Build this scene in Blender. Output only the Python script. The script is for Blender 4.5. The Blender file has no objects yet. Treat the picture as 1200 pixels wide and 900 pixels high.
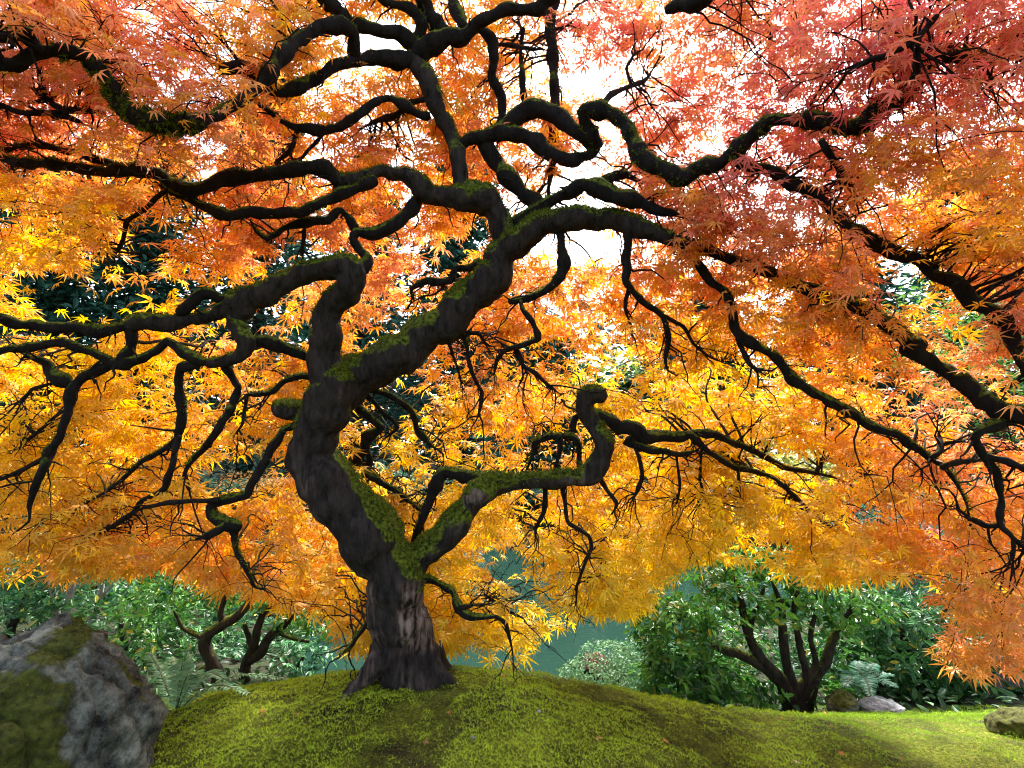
import bpy, math, random
import numpy as np
from mathutils import Vector

random.seed(7)
RNG = np.random.default_rng(11)
SC = bpy.context.scene
COL = SC.collection
R = math.radians

# ------------------------------------------------------------------ camera, world, sun, exposure
CAM_Z = 1.05
FOCAL = 620.0                       # in photograph pixels (1200 wide)
PITCH = R(8.7)
cam_data = bpy.data.cameras.new("camera")
cam_data.sensor_width = 36.0
cam_data.lens = FOCAL / 1200.0 * 36.0
cam_data.clip_start = 0.05
cam_data.clip_end = 2000.0
cam = bpy.data.objects.new("camera", cam_data)
COL.objects.link(cam)
cam.location = (0, 0, CAM_Z)
cam.rotation_euler = (R(90) + PITCH, 0, 0)
SC.camera = cam

SUN_EL, SUN_AZ = R(52), R(18)       # azimuth measured from straight ahead (+Y) towards the right (+X)
world = bpy.data.worlds.new("World")
SC.world = world
world.use_nodes = True
wn, wl = world.node_tree.nodes, world.node_tree.links
wn.clear()
wout = wn.new("ShaderNodeOutputWorld")
wbg = wn.new("ShaderNodeBackground")
wsky = wn.new("ShaderNodeTexSky")
wsky.sky_type = 'NISHITA'
wsky.sun_disc = False
wsky.sun_elevation = SUN_EL
wsky.sun_rotation = SUN_AZ
wsky.dust_density = 3.0
wsky.air_density = 1.0
wbw = wn.new("ShaderNodeRGBToBW")
wmix = wn.new("ShaderNodeMixRGB")
wmix.inputs[0].default_value = 0.40  # an overcast, milky sky
wl.new(wsky.outputs[0], wbw.inputs[0])
wl.new(wsky.outputs[0], wmix.inputs[1])
wl.new(wbw.outputs[0], wmix.inputs[2])
wl.new(wmix.outputs[0], wbg.inputs[0])
wbg.inputs[1].default_value = 0.11
wl.new(wbg.outputs[0], wout.inputs[0])

sun_data = bpy.data.lights.new("sun", 'SUN')
sun_data.energy = 2.6
sun_data.angle = R(10)
sun_data.color = (1.0, 0.97, 0.92)
sun = bpy.data.objects.new("sun", sun_data)
COL.objects.link(sun)
sdir = Vector((math.sin(SUN_AZ) * math.cos(SUN_EL), math.cos(SUN_AZ) * math.cos(SUN_EL), math.sin(SUN_EL)))
sun.rotation_euler = (-sdir).to_track_quat('-Z', 'Y').to_euler()
sun.location = sdir * 30

SC.view_settings.view_transform = 'Standard'
SC.view_settings.look = 'None'
SC.view_settings.exposure = 2.9
SC.view_settings.gamma = 1.0
SC.render.engine = 'CYCLES'
cy = SC.cycles
cy.max_bounces = 7
cy.diffuse_bounces = 4
cy.glossy_bounces = 2
cy.transmission_bounces = 5
cy.transparent_max_bounces = 4
cy.use_denoising = True
cy.filter_width = 1.1
cy.sample_clamp_indirect = 6.0
cy.caustics_reflective = False
cy.caustics_refractive = False

# ------------------------------------------------------------------ helpers
CP, SP = math.cos(PITCH), math.sin(PITCH)

def W(px, py, d):
    """point seen at photograph pixel (px, py), d metres along the viewing axis"""
    px, py, d = np.asarray(px, float), np.asarray(py, float), np.asarray(d, float)
    xc, yc = (px - 600) / FOCAL, -(py - 450) / FOCAL
    return np.stack([d * xc, d * (CP - yc * SP), CAM_Z + d * (yc * CP + SP)], -1)

def project(p):
    p = np.asarray(p, float)
    y, z = p[..., 1], p[..., 2] - CAM_Z
    d = y * CP + z * SP
    u = -y * SP + z * CP
    d = np.where(np.abs(d) < 1e-4, 1e-4, d)
    return 600 + p[..., 0] / d * FOCAL, 450 - u / d * FOCAL, d

def vnoise(p, seed=0):
    p = np.asarray(p, float)
    i = np.floor(p).astype(np.int64)
    f = p - i
    f = f * f * (3 - 2 * f)
    def h(ix, iy, iz):
        n = (ix * 374761393 + iy * 668265263 + iz * 2147483647 + seed * 1274126177) & 0xFFFFFFFF
        n = ((n ^ (n >> 13)) * 1274126177) & 0xFFFFFFFF
        n = (n ^ (n >> 16)) & 0xFFFF
        return n / 32767.5 - 1.0
    out = 0
    for dx in (0, 1):
        for dy in (0, 1):
            for dz in (0, 1):
                w = (f[..., 0] if dx else 1 - f[..., 0]) * (f[..., 1] if dy else 1 - f[..., 1]) * (f[..., 2] if dz else 1 - f[..., 2])
                out = out + w * h(i[..., 0] + dx, i[..., 1] + dy, i[..., 2] + dz)
    return out

def fbm(p, octv=4, seed=0):
    a, s, t = 1.0, 0.0, 0.0
    p = np.asarray(p, float)
    for k in range(octv):
        s = s + a * vnoise(p * (2.03 ** k) + 17.3 * k, seed + k)
        t += a
        a *= 0.5
    return s / t

def norm(v):
    return v / np.maximum(np.linalg.norm(v, axis=-1, keepdims=True), 1e-9)

def idw(px, py, pts, power=3.0, soft=25.0):
    pts = np.asarray(pts, float)
    d2 = (px[:, None] - pts[None, :, 0]) ** 2 + (py[:, None] - pts[None, :, 1]) ** 2 + soft * soft
    w = d2 ** (-power / 2)
    return (w * pts[None, :, 2]).sum(1) / w.sum(1)

def sstep(a, b, x):
    t = np.clip((x - a) / (b - a), 0, 1)
    return t * t * (3 - 2 * t)

def link(name, mesh, mats, parent=None):
    o = bpy.data.objects.new(name, mesh)
    COL.objects.link(o)
    for m in (mats if isinstance(mats, (list, tuple)) else [mats]):
        mesh.materials.append(m)
    if parent is not None:
        o.parent = parent
        o.matrix_parent_inverse = parent.matrix_world.inverted() if False else o.matrix_parent_inverse
        o.location = tuple(-Vector(parent.location))
    return o

def mesh_np(name, verts, faces, cols=None, smooth=True, extra=None):
    """faces: list of integer arrays (n,3) / (n,4)"""
    me = bpy.data.meshes.new(name)
    verts = np.asarray(verts, np.float32)
    if not isinstance(faces, list):
        faces = [faces]
    faces = [np.asarray(f, np.int32) for f in faces if len(f)]
    loops = np.concatenate([f.ravel() for f in faces])
    sizes = np.concatenate([np.full(len(f), f.shape[1], np.int32) for f in faces])
    starts = np.concatenate([[0], np.cumsum(sizes)[:-1]]).astype(np.int32)
    me.vertices.add(len(verts))
    me.vertices.foreach_set("co", verts.ravel())
    me.loops.add(len(loops))
    me.loops.foreach_set("vertex_index", loops)
    me.polygons.add(len(sizes))
    me.polygons.foreach_set("loop_start", starts)
    me.polygons.foreach_set("loop_total", sizes)
    me.polygons.foreach_set("use_smooth", np.full(len(sizes), smooth, bool))
    if cols is not None:
        a = me.attributes.new("tint", 'FLOAT_COLOR', 'POINT')
        c4 = np.ones((len(verts), 4), np.float32)
        c4[:, :3] = cols
        a.data.foreach_set("color", c4.ravel())
    if extra:
        for k, v in extra.items():
            a = me.attributes.new(k, 'FLOAT', 'POINT')
            a.data.foreach_set("value", np.asarray(v, np.float32))
    me.update(calc_edges=True)
    me.validate()
    return me

class Pile:
    """collects pieces of geometry for ONE mesh"""
    def __init__(self):
        self.v, self.f, self.c, self.n = [], {}, [], 0
    def add(self, v, faces, c=None):
        v = np.asarray(v, float).reshape(-1, 3)
        if not isinstance(faces, list):
            faces = [faces]
        for f in faces:
            f = np.asarray(f, np.int64)
            if len(f):
                self.f.setdefault(f.shape[1], []).append(f + self.n)
        self.v.append(v)
        if c is None:
            c = np.ones((len(v), 3))
        self.c.append(np.broadcast_to(np.asarray(c, float), (len(v), 3)))
        self.n += len(v)
    def build(self, name, mat, parent=None, smooth=True, tint=True):
        fs = [np.concatenate(x) for x in self.f.values()]
        me = mesh_np(name, np.concatenate(self.v), fs, np.concatenate(self.c) if tint else None, smooth)
        return link(name, me, mat, parent)

def tag(o, label=None, cat=None, group=None, kind=None):
    if label: o["label"] = label
    if cat: o["category"] = cat
    if group: o["group"] = group
    if kind: o["kind"] = kind
    return o

def thing(name, label, cat, loc=(0, 0, 0), group=None):
    o = bpy.data.objects.new(name, None)
    o.empty_display_size = 0.1
    COL.objects.link(o)
    o.location = loc
    return tag(o, label, cat, group)

# ---- curves and tubes
def catmull(pts, step, kink=0.0):
    pts = np.asarray(pts, float)
    if len(pts) == 2:
        pts = np.stack([pts[0], (pts[0] + pts[1]) / 2, pts[1]])
    P = np.concatenate([[2 * pts[0] - pts[1]], pts, [2 * pts[-1] - pts[-2]]])
    out = []
    for i in range(1, len(P) - 2):
        a, b, c, d = P[i - 1], P[i], P[i + 1], P[i + 2]
        n = max(2, int(np.linalg.norm((c - b)[:3]) / step))
        t = np.linspace(0, 1, n, endpoint=False)[:, None]
        sp = 0.5 * (2 * b + (c - a) * t + (2 * a - 5 * b + 4 * c - d) * t ** 2 + (3 * b - a - 3 * c + d) * t ** 3)
        out.append(sp * (1 - kink) + (b + (c - b) * t) * kink)
    out.append(P[-2][None])
    return np.concatenate(out)

def tube(c, r, sides, seed=0, knob=0.0, squash=None):
    """closed tube round centre line c (n,3) with radii r (n,)"""
    n = len(c)
    t = norm(np.gradient(c, axis=0))
    ref = np.array([0.31, -0.85, 0.42])
    u = np.empty_like(c)
    u0 = ref - t[0] * np.dot(ref, t[0])
    u[0] = u0 / np.linalg.norm(u0)
    for i in range(1, n):
        w = u[i - 1] - t[i] * np.dot(u[i - 1], t[i])
        u[i] = w / max(np.linalg.norm(w), 1e-9)
    v = np.cross(t, u)
    a = np.linspace(0, 2 * np.pi, sides, endpoint=False)
    ring = (np.cos(a)[None, :, None] * u[:, None] + np.sin(a)[None, :, None] * v[:, None])
    rr = r[:, None] * np.ones((1, sides))
    if knob:
        sc = 0.55 / np.maximum(r.mean(), 1e-3)
        q = (c[:, None] + ring * rr[..., None])
        rr = rr * (1 + knob * fbm(q * sc, 3, seed))
    vv = (c[:, None] + ring * rr[..., None]).reshape(-1, 3)
    i = np.arange(n - 1)[:, None] * sides
    j = np.arange(sides)[None]
    k = (j + 1) % sides
    q = np.stack([i + j, i + k, i + sides + k, i + sides + j], -1).reshape(-1, 4)
    e0, e1 = len(vv), len(vv) + 1
    vv = np.concatenate([vv, [c[0] - t[0] * r[0] * 0.5], [c[-1] + t[-1] * r[-1] * 0.6]])
    jj = np.arange(sides)
    t0 = np.stack([np.full(sides, e0), (jj + 1) % sides, jj], -1)
    b = (n - 1) * sides
    t1 = np.stack([np.full(sides, e1), b + jj, b + (jj + 1) % sides], -1)
    return vv, [q, np.concatenate([t0, t1])]

# ------------------------------------------------------------------ materials
def new_mat(name):
    m = bpy.data.materials.new(name)
    m.use_nodes = True
    n = m.node_tree.nodes
    n.clear()
    return m, n, m.node_tree.links

def ramp(n, stops):
    r = n.new("ShaderNodeValToRGB")
    el = r.color_ramp.elements
    while len(el) < len(stops):
        el.new(0.5)
    for e, (p, c) in zip(el, stops):
        e.position = p
        e.color = (*c, 1) if len(c) == 3 else c
    return r

def leaf_mat(name, transl=0.5, gloss=0.06, rough=0.45, sat=1.0):
    m, n, l = new_mat(name)
    out = n.new("ShaderNodeOutputMaterial")
    at = n.new("ShaderNodeAttribute"); at.attribute_name = "tint"
    d = n.new("ShaderNodeBsdfDiffuse")
    t = n.new("ShaderNodeBsdfTranslucent")
    hs = n.new("ShaderNodeHueSaturation")
    hs.inputs["Saturation"].default_value = sat
    hs.inputs["Value"].default_value = 1.0
    g = n.new("ShaderNodeBsdfGlossy"); g.inputs["Roughness"].default_value = rough
    g.inputs["Color"].default_value = (1, 1, 1, 1)
    m1 = n.new("ShaderNodeMixShader"); m1.inputs[0].default_value = transl
    m2 = n.new("ShaderNodeMixShader")
    lw = n.new("ShaderNodeLayerWeight"); lw.inputs[0].default_value = 0.5
    pw = n.new("ShaderNodeMath"); pw.operation = 'POWER'; pw.inputs[1].default_value = 4.0
    mm = n.new("ShaderNodeMath"); mm.operation = 'MULTIPLY_ADD'
    mm.inputs[1].default_value = 0.35 * gloss; mm.inputs[2].default_value = 0.05 * gloss
    l.new(lw.outputs["Facing"], pw.inputs[0]); l.new(pw.outputs[0], mm.inputs[0])
    l.new(at.outputs["Color"], d.inputs[0])
    l.new(at.outputs["Color"], hs.inputs["Color"])
    l.new(hs.outputs[0], t.inputs[0])
    l.new(d.outputs[0], m1.inputs[1]); l.new(t.outputs[0], m1.inputs[2])
    l.new(m1.outputs[0], m2.inputs[1]); l.new(g.outputs[0], m2.inputs[2])
    l.new(mm.outputs[0], m2.inputs[0])
    l.new(m2.outputs[0], out.inputs[0])
    return m

def bark_mat(name, dark, light, moss_amt=0.5, moss_lo=(0.012, 0.016, 0.003), moss_hi=(0.16, 0.20, 0.016), scale=14.0, pale=False, bump=0.9):
    m, n, l = new_mat(name)
    out = n.new("ShaderNodeOutputMaterial")
    b = n.new("ShaderNodeBsdfPrincipled")
    b.inputs["Roughness"].default_value = 0.92
    b.inputs["Specular IOR Level"].default_value = 0.15
    geo = n.new("ShaderNodeNewGeometry")
    nz = n.new("ShaderNodeTexNoise"); nz.inputs["Scale"].default_value = scale; nz.inputs["Detail"].default_value = 8; nz.inputs["Roughness"].default_value = 0.7
    mp = n.new("ShaderNodeMapping"); mp.inputs["Scale"].default_value = (2.2, 2.2, 0.7)
    l.new(geo.outputs["Position"], mp.inputs[0]); l.new(mp.outputs[0], nz.inputs["Vector"])
    cr = ramp(n, [(0.34, dark), (0.52, tuple(0.5 * (a + c) for a, c in zip(dark, light))), (0.72, light)])
    l.new(nz.outputs[0], cr.inputs[0])
    base = cr.outputs[0]
    if pale:
        at = n.new("ShaderNodeAttribute"); at.attribute_name = "pale"
        n2 = n.new("ShaderNodeTexNoise"); n2.inputs["Scale"].default_value = 26; n2.inputs["Detail"].default_value = 6
        mp2 = n.new("ShaderNodeMapping"); mp2.inputs["Scale"].default_value = (1.6, 1.6, 0.35)
        l.new(geo.outputs["Position"], mp2.inputs[0]); l.new(mp2.outputs[0], n2.inputs["Vector"])
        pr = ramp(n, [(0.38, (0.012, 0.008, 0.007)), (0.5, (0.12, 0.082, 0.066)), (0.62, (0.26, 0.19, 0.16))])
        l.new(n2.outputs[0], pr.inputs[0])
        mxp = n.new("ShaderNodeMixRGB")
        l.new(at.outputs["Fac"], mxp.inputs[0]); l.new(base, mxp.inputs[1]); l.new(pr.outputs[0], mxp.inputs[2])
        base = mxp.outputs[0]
    # moss grows on the upper side
    sx = n.new("ShaderNodeSeparateXYZ"); l.new(geo.outputs["Normal"], sx.inputs[0])
    n3 = n.new("ShaderNodeTexNoise"); n3.inputs["Scale"].default_value = 5.5; n3.inputs["Detail"].default_value = 6
    l.new(geo.outputs["Position"], n3.inputs["Vector"])
    ma = n.new("ShaderNodeMath"); ma.operation = 'MULTIPLY_ADD'
    ma.inputs[1].default_value = 1.6; ma.inputs[2].default_value = -1.25 + moss_amt
    l.new(n3.outputs[0], ma.inputs[0])
    ms = n.new("ShaderNodeMath"); ms.operation = 'MULTIPLY_ADD'; ms.inputs[1].default_value = 0.75
    if pale:
        ab = n.new("ShaderNodeAttribute"); ab.attribute_name = "bare"
        sb = n.new("ShaderNodeMath"); sb.operation = 'SUBTRACT'
        l.new(ma.outputs[0], sb.inputs[0]); l.new(ab.outputs["Fac"], sb.inputs[1]); ma = sb
    l.new(sx.outputs[2], ms.inputs[0]); l.new(ma.outputs[0], ms.inputs[2])
    mr = ramp(n, [(0.18, (0, 0, 0)), (0.34, (1, 1, 1))])
    l.new(ms.outputs[0], mr.inputs[0])
    n4 = n.new("ShaderNodeTexNoise"); n4.inputs["Scale"].default_value = 60; n4.inputs["Detail"].default_value = 5
    l.new(geo.outputs["Position"], n4.inputs["Vector"])
    mc = ramp(n, [(0.35, moss_lo), (0.68, moss_hi)])
    l.new(n4.outputs[0], mc.inputs[0])
    mx = n.new("ShaderNodeMixRGB")
    l.new(mr.outputs[0], mx.inputs[0]); l.new(base, mx.inputs[1]); l.new(mc.outputs[0], mx.inputs[2])
    l.new(mx.outputs[0], b.inputs["Base Color"])
    nf = n.new("ShaderNodeTexNoise"); nf.inputs["Scale"].default_value = scale * 4.5; nf.inputs["Detail"].default_value = 8; nf.inputs["Roughness"].default_value = 0.75
    l.new(mp.outputs[0], nf.inputs["Vector"])
    af = n.new("ShaderNodeMath"); af.operation = 'MULTIPLY_ADD'; af.inputs[1].default_value = 0.45
    l.new(nf.outputs[0], af.inputs[0]); l.new(nz.outputs[0], af.inputs[2])
    bp = n.new("ShaderNodeBump"); bp.inputs["Strength"].default_value = bump; bp.inputs["Distance"].default_value = 0.035
    l.new(af.outputs[0], bp.inputs["Height"]); l.new(bp.outputs[0], b.inputs["Normal"])
    l.new(b.outputs[0], out.inputs[0])
    return m

M_MAPLE = leaf_mat("maple_leaf", 0.6, 0.25, 0.5, 1.05)
M_BARK = bark_mat("maple_bark", (0.005, 0.0042, 0.0037), (0.055, 0.042, 0.036), 0.5, pale=True)
M_BRANCH = bark_mat("branch_bark", (0.004, 0.0033, 0.003), (0.024, 0.018, 0.016), 0.42)
M_TWIG = bark_mat("twig_bark", (0.005, 0.004, 0.004), (0.028, 0.02, 0.016), 0.0)
M_FUZZ = leaf_mat("moss_fuzz", 0.3, 0.05, 0.6)
M_SHRUB = leaf_mat("glossy_shrub_leaf", 0.30, 0.38, 0.30)
M_SOFT = leaf_mat("soft_green_leaf", 0.35, 0.4, 0.5)
M_FERN = leaf_mat("fern_leaf", 0.35, 0.6, 0.45)
M_NEEDLE = leaf_mat("needle_leaf", 0.2, 0.3, 0.5)
M_STEM = bark_mat("shrub_bark", (0.008, 0.0065, 0.005), (0.05, 0.042, 0.032), 0.35)
M_PALESTEM = bark_mat("pale_bark", (0.16, 0.15, 0.13), (0.45, 0.43, 0.40), 0.1)

# ------------------------------------------------------------------ ground and water
TRUNK = W(475, 785, 2.7)
WATER_Z = -1.0

def ground_z(x, y):
    x = np.asarray(x, float); y = np.asarray(y, float)
    # the moss mound the maple stands on
    mound = 0.36 * np.exp(-(((x - TRUNK[0] - 0.12) / 1.45) ** 2) - ((y - TRUNK[1] + 0.24) / 1.15) ** 2)
    land = -0.37 + mound + (0.05 - 0.45 * sstep(2.7, 4.9, y)) * sstep(0.7, 1.7, x)
    # pond basin
    p3 = np.stack([x * 0.35, y * 0.35, np.zeros_like(x)], -1)
    wob = fbm(p3, 3, 5) * 0.7
    shore_near = 4.35 + 2.6 * sstep(1.3, 2.9, x) + 3.1 * sstep(-1.7, -3.2, x) + wob * 0.5
    shore_far = 14.0 + wob * 1.2 - 4.0 * sstep(4, 9, x) - 2.5 * sstep(-4, -10, x)
    inpond = sstep(0, 1.1, y - shore_near) * sstep(0, 1.2, shore_far - y)
    near_drop = -0.45 * sstep(3.1, 4.4, y) * (1 - sstep(1.2, 2.4, x) * 0.8)
    far = sstep(shore_far - 0.4, shore_far + 1.5, y)
    far_land = -0.75 + 1.0 * sstep(14, 26, y) + 2.0 * sstep(26, 60, y)
    z = (land + near_drop) * (1 - far) + far_land * far
    z = z * (1 - inpond) + (-1.6) * inpond
    lump = fbm(np.stack([x * 2.6, y * 2.6, np.zeros_like(x)], -1), 4, 9) * 0.035 * (1 - sstep(4, 8, y))
    return z + lump

def axis_coords(lo, hi, dense_lo, dense_hi, step, grow):
    a = list(np.arange(dense_lo, dense_hi, step))
    s, p = step, dense_hi
    up = []
    while p < hi:
        up.append(p); s *= grow; p += s
    up.append(hi)
    s, p = step, dense_lo
    dn = []
    while p > lo:
        s *= grow; p -= s; dn.append(max(p, lo))
    return np.array(dn[::-1] + a + up)

gx = axis_coords(-900, 900, -3.2, 4.2, 0.035, 1.10)
gy = axis_coords(-300, 1500, 0.6, 5.0, 0.035, 1.08)
X, Y = np.meshgrid(gx, gy)
Z = ground_z(X, Y)
gv = np.stack([X, Y, Z], -1).reshape(-1, 3)
nx, ny = len(gx), len(gy)
ii = (np.arange(ny - 1)[:, None] * nx + np.arange(nx - 1)[None]).reshape(-1)
gf = np.stack([ii, ii + 1, ii + nx + 1, ii + nx], -1)

m, n, l = new_mat("mossy_soil")
out = n.new("ShaderNodeOutputMaterial"); b = n.new("ShaderNodeBsdfPrincipled")
b.inputs["Roughness"].default_value = 0.95; b.inputs["Specular IOR Level"].default_value = 0.1
geo = n.new("ShaderNodeNewGeometry")
n1 = n.new("ShaderNodeTexNoise"); n1.inputs["Scale"].default_value = 3.2; n1.inputs["Detail"].default_value = 7; n1.inputs["Roughness"].default_value = 0.65
n2 = n.new("ShaderNodeTexNoise"); n2.inputs["Scale"].default_value = 70; n2.inputs["Detail"].default_value = 6
l.new(geo.outputs["Position"], n1.inputs["Vector"]); l.new(geo.outputs["Position"], n2.inputs["Vector"])
c1 = ramp(n, [(0.36, (0.03, 0.025, 0.012)), (0.46, (0.07, 0.08, 0.012)), (0.62, (0.15, 0.17, 0.02))])
c2 = ramp(n, [(0.3, (0.35, 0.33, 0.3)), (0.7, (1.15, 1.15, 1.0))])
l.new(n1.outputs[0], c1.inputs[0]); l.new(n2.outputs[0], c2.inputs[0])
mx = n.new("ShaderNodeMixRGB"); mx.blend_type = 'MULTIPLY'; mx.inputs[0].default_value = 1
l.new(c1.outputs[0], mx.inputs[1]); l.new(c2.outputs[0], mx.inputs[2])
at_ = n.new("ShaderNodeAttribute"); at_.attribute_name = "lawn"
so = ramp(n, [(0.35, (0.012, 0.010, 0.007)), (0.6, (0.028, 0.035, 0.014))]); l.new(n1.outputs[0], so.inputs[0])
ms_ = n.new("ShaderNodeMixRGB"); l.new(at_.outputs["Fac"], ms_.inputs[0]); l.new(so.outputs[0], ms_.inputs[1]); l.new(mx.outputs[0], ms_.inputs[2])
l.new(ms_.outputs[0], b.inputs["Base Color"])
bp = n.new("ShaderNodeBump"); bp.inputs["Strength"].default_value = 0.8; bp.inputs["Distance"].default_value = 0.015
l.new(n2.outputs[0], bp.inputs["Height"]); l.new(bp.outputs[0], b.inputs["Normal"])
l.new(b.outputs[0], out.inputs[0])
M_GROUND = m
lawn = np.maximum(sstep(4.0, 3.3, gv[:, 1]), sstep(.9, 1.5, gv[:, 0]) * sstep(4.5, 3.9, gv[:, 1])) * sstep(-2.2, -1.2, gv[:, 0] + .25 * (gv[:, 1] - 3))
ground = link("ground", mesh_np("ground", gv, gf, None, True, {"lawn": lawn}), M_GROUND)
tag(ground, "mossy mound sloping down to the pond", None, None, "structure")

m, n, l = new_mat("pond_water")
out = n.new("ShaderNodeOutputMaterial"); b = n.new("ShaderNodeBsdfPrincipled")
b.inputs["Base Color"].default_value = (0.010, 0.028, 0.020, 1)
b.inputs["Roughness"].default_value = 0.06
b.inputs["IOR"].default_value = 1.33
geo = n.new("ShaderNodeNewGeometry")
n1 = n.new("ShaderNodeTexNoise"); n1.inputs["Scale"].default_value = 2.5; n1.inputs["Detail"].default_value = 4
mp = n.new("ShaderNodeMapping"); mp.inputs["Scale"].default_value = (1, 1.6, 1)
l.new(geo.outputs["Position"], mp.inputs[0]); l.new(mp.outputs[0], n1.inputs["Vector"])
bp = n.new("ShaderNodeBump"); bp.inputs["Strength"].default_value = 0.12; bp.inputs["Distance"].default_value = 0.05
l.new(n1.outputs[0], bp.inputs["Height"]); l.new(bp.outputs[0], b.inputs["Normal"])
l.new(b.outputs[0], out.inputs[0])
pond = link("water", mesh_np("water", [(-40, 3.0, WATER_Z), (40, 3.0, WATER_Z), (40, 17.5, WATER_Z), (-40, 17.5, WATER_Z)], np.array([[0, 1, 2, 3]]), smooth=False), m)
tag(pond, "still teal green pond water behind the mound", None, None, "structure")

# ------------------------------------------------------------------ moss cover of the mound (nobody could count it)
def moss_cover():
    N = 520000
    px = RNG.uniform(-260, 1460, N * 2); py = RNG.uniform(775, 1010, N * 2)
    # spread over the ground where it can be seen, denser near the camera
    yy = 1.55 + 2.9 * RNG.random(N * 2) ** 1.05
    xx = (px - 600) / FOCAL * yy * 1.02
    keep = np.ones(len(xx), bool)
    x, y = xx[keep][:N], yy[keep][:N]
    z = ground_z(x, y)
    q = np.stack([x, y, np.zeros_like(x)], -1)
    patch = fbm(q * 2.3, 4, 31)
    fine = fbm(q * 16, 3, 37)
    tuft = fbm(q * 55, 2, 41)
    lush = sstep(-0.60, 0.20, patch + 0.55 * fine)
    hgt = (0.0025 + 0.006 * RNG.random(len(x))) * (0.5 + 0.8 * lush)
    z = z + 0.016 * np.clip(fine + .55, 0, 2) * lush + 0.009 * np.clip(tuft + .6, 0, 2) - 0.002
    az = RNG.uniform(0, 2 * np.pi, len(x))
    lean = RNG.normal(0, 0.9, (len(x), 2))
    wdt = 0.0011 + 0.0013 * RNG.random(len(x))
    side = np.stack([np.cos(az), np.sin(az), np.zeros_like(az)], -1) * wdt[:, None]
    p = np.stack([x, y, z], -1)
    top = p + np.stack([lean[:, 0] * hgt, lean[:, 1] * hgt, hgt], -1)
    v = np.stack([p - side, p + side, top + side * 0.3, top - side * 0.3], 1).reshape(-1, 3)
    f = np.arange(len(x) * 4).reshape(-1, 4)
    bright = np.array([0.40, 0.52, 0.034]); mid = np.array([0.19, 0.24, 0.018]); brown = np.array([0.05, 0.035, 0.016])
    t = np.clip(lush * .75 + .10 + .38 * tuft + RNG.normal(0.04, 0.2, len(x)), 0, 1)[:, None]
    c = np.where(t < 0.4, brown + (mid - brown) * (t / 0.4), mid + (bright - mid) * ((t - 0.4) / 0.6))
    # the flatter lawn to the right is a fresher green
    g = sstep(0.9, 2.0, x)[:, None] * sstep(2.3, 3.0, y)[:, None]
    c = c * (1 - g) + np.array([0.24, 0.40, 0.035]) * (0.5 + 0.6 * t) * g
    dry = RNG.random(len(x)) < 0.035
    c[dry] = np.array([0.32, 0.22, 0.09]) * RNG.uniform(0.5, 1.1, dry.sum())[:, None]
    o = link("moss", mesh_np("moss", v, f, np.repeat(c, 4, 0), False), M_FUZZ)
    tag(o, "yellow green moss carpet covering the mound", "moss", None, "stuff")
moss_cover()

# ------------------------------------------------------------------ the maple: traced limbs (px, py, radius px), depth at both ends
tree = thing("japanese_maple", "twisted old Japanese maple with orange and red leaves on the moss mound", "tree", tuple(TRUNK))

SCAFFOLD = [  # joined into one trunk mesh
 # trunk
 ([(480,830,46),(479,805,41),(477,785,36),(474,768,33),(471,750,31),(469,725,31),(468,700,33),(464,672,32),(447,640,31),(425,611,30),(398,582,32),(372,556,33),(366,530,28),(371,505,26),(379,482,26),(388,458,27),(386,435,23),(382,410,20),(381,385,18),(391,358,18),(410,342,19),(419,327,18),(404,315,16),(373,317,15),(347,327,14),(317,340,15),(293,352,16),(273,361,15)], 2.70, 2.45),
 # roots
 ([(468,735,24),(452,765,19),(436,788,13),(418,803,8),(403,818,6),(390,832,5),(384,848,4)], 2.68, 2.42),
 ([(484,735,23),(498,765,18),(513,786,12),(530,802,7),(545,818,4)], 2.68, 2.60),
 ([(466,740,22),(444,772,16),(424,792,9),(402,806,4)], 2.72, 2.8),
 ([(486,740,20),(506,772,14),(524,792,8),(545,806,4)], 2.76, 2.9),
 # main limb
 ([(386,478,22),(402,458,24),(424,442,25),(460,422,24),(510,385,22),(553,352,22),(578,327,22),(588,302,20),(592,283,19),(588,262,18),(578,243,16),(563,232,15),(545,224,13),(540,205,12),(537,177,11),(528,157,11),(517,137,12),(507,110,12),(497,87,13),(484,68,14)], 2.70, 2.75),
 ([(588,300,17),(604,282,18),(627,268,16),(653,258,14),(683,254,13),(710,257,14),(740,263,13),(767,272,11),(788,279,9)], 2.72, 2.45),
 ([(575,240,15),(545,231,15),(520,231,14),(500,229,13),(487,218,13),(473,203,11),(450,201,10),(420,209,10),(400,213,10)], 2.72, 2.6),
 # lower right limb
 ([(466,690,20),(482,668,21),(497,653,20),(516,634,19),(535,612,18),(548,595,16),(561,579,17),(576,566,17),(600,563,13),(633,562,12),(667,560,12),(690,556,15),(705,541,14),(706,520,13),(697,500,13),(687,478,13),(686,464,13),(696,461,13),(703,468,10)], 2.66, 2.75),
 # stub
 ([(372,488,16),(352,482,15),(334,478,16),(322,477,13)], 2.70, 2.60),
 # big left limb's second half
 ([(293,352,15),(273,360,14),(247,368,9),(213,377,10),(187,378,12),(167,378,12),(150,382,8)], 2.46, 2.40),
 ([(293,358,12),(274,374,10),(286,396,11),(291,408,10),(267,423,8),(240,425,7)], 2.46, 2.42),
]
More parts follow.
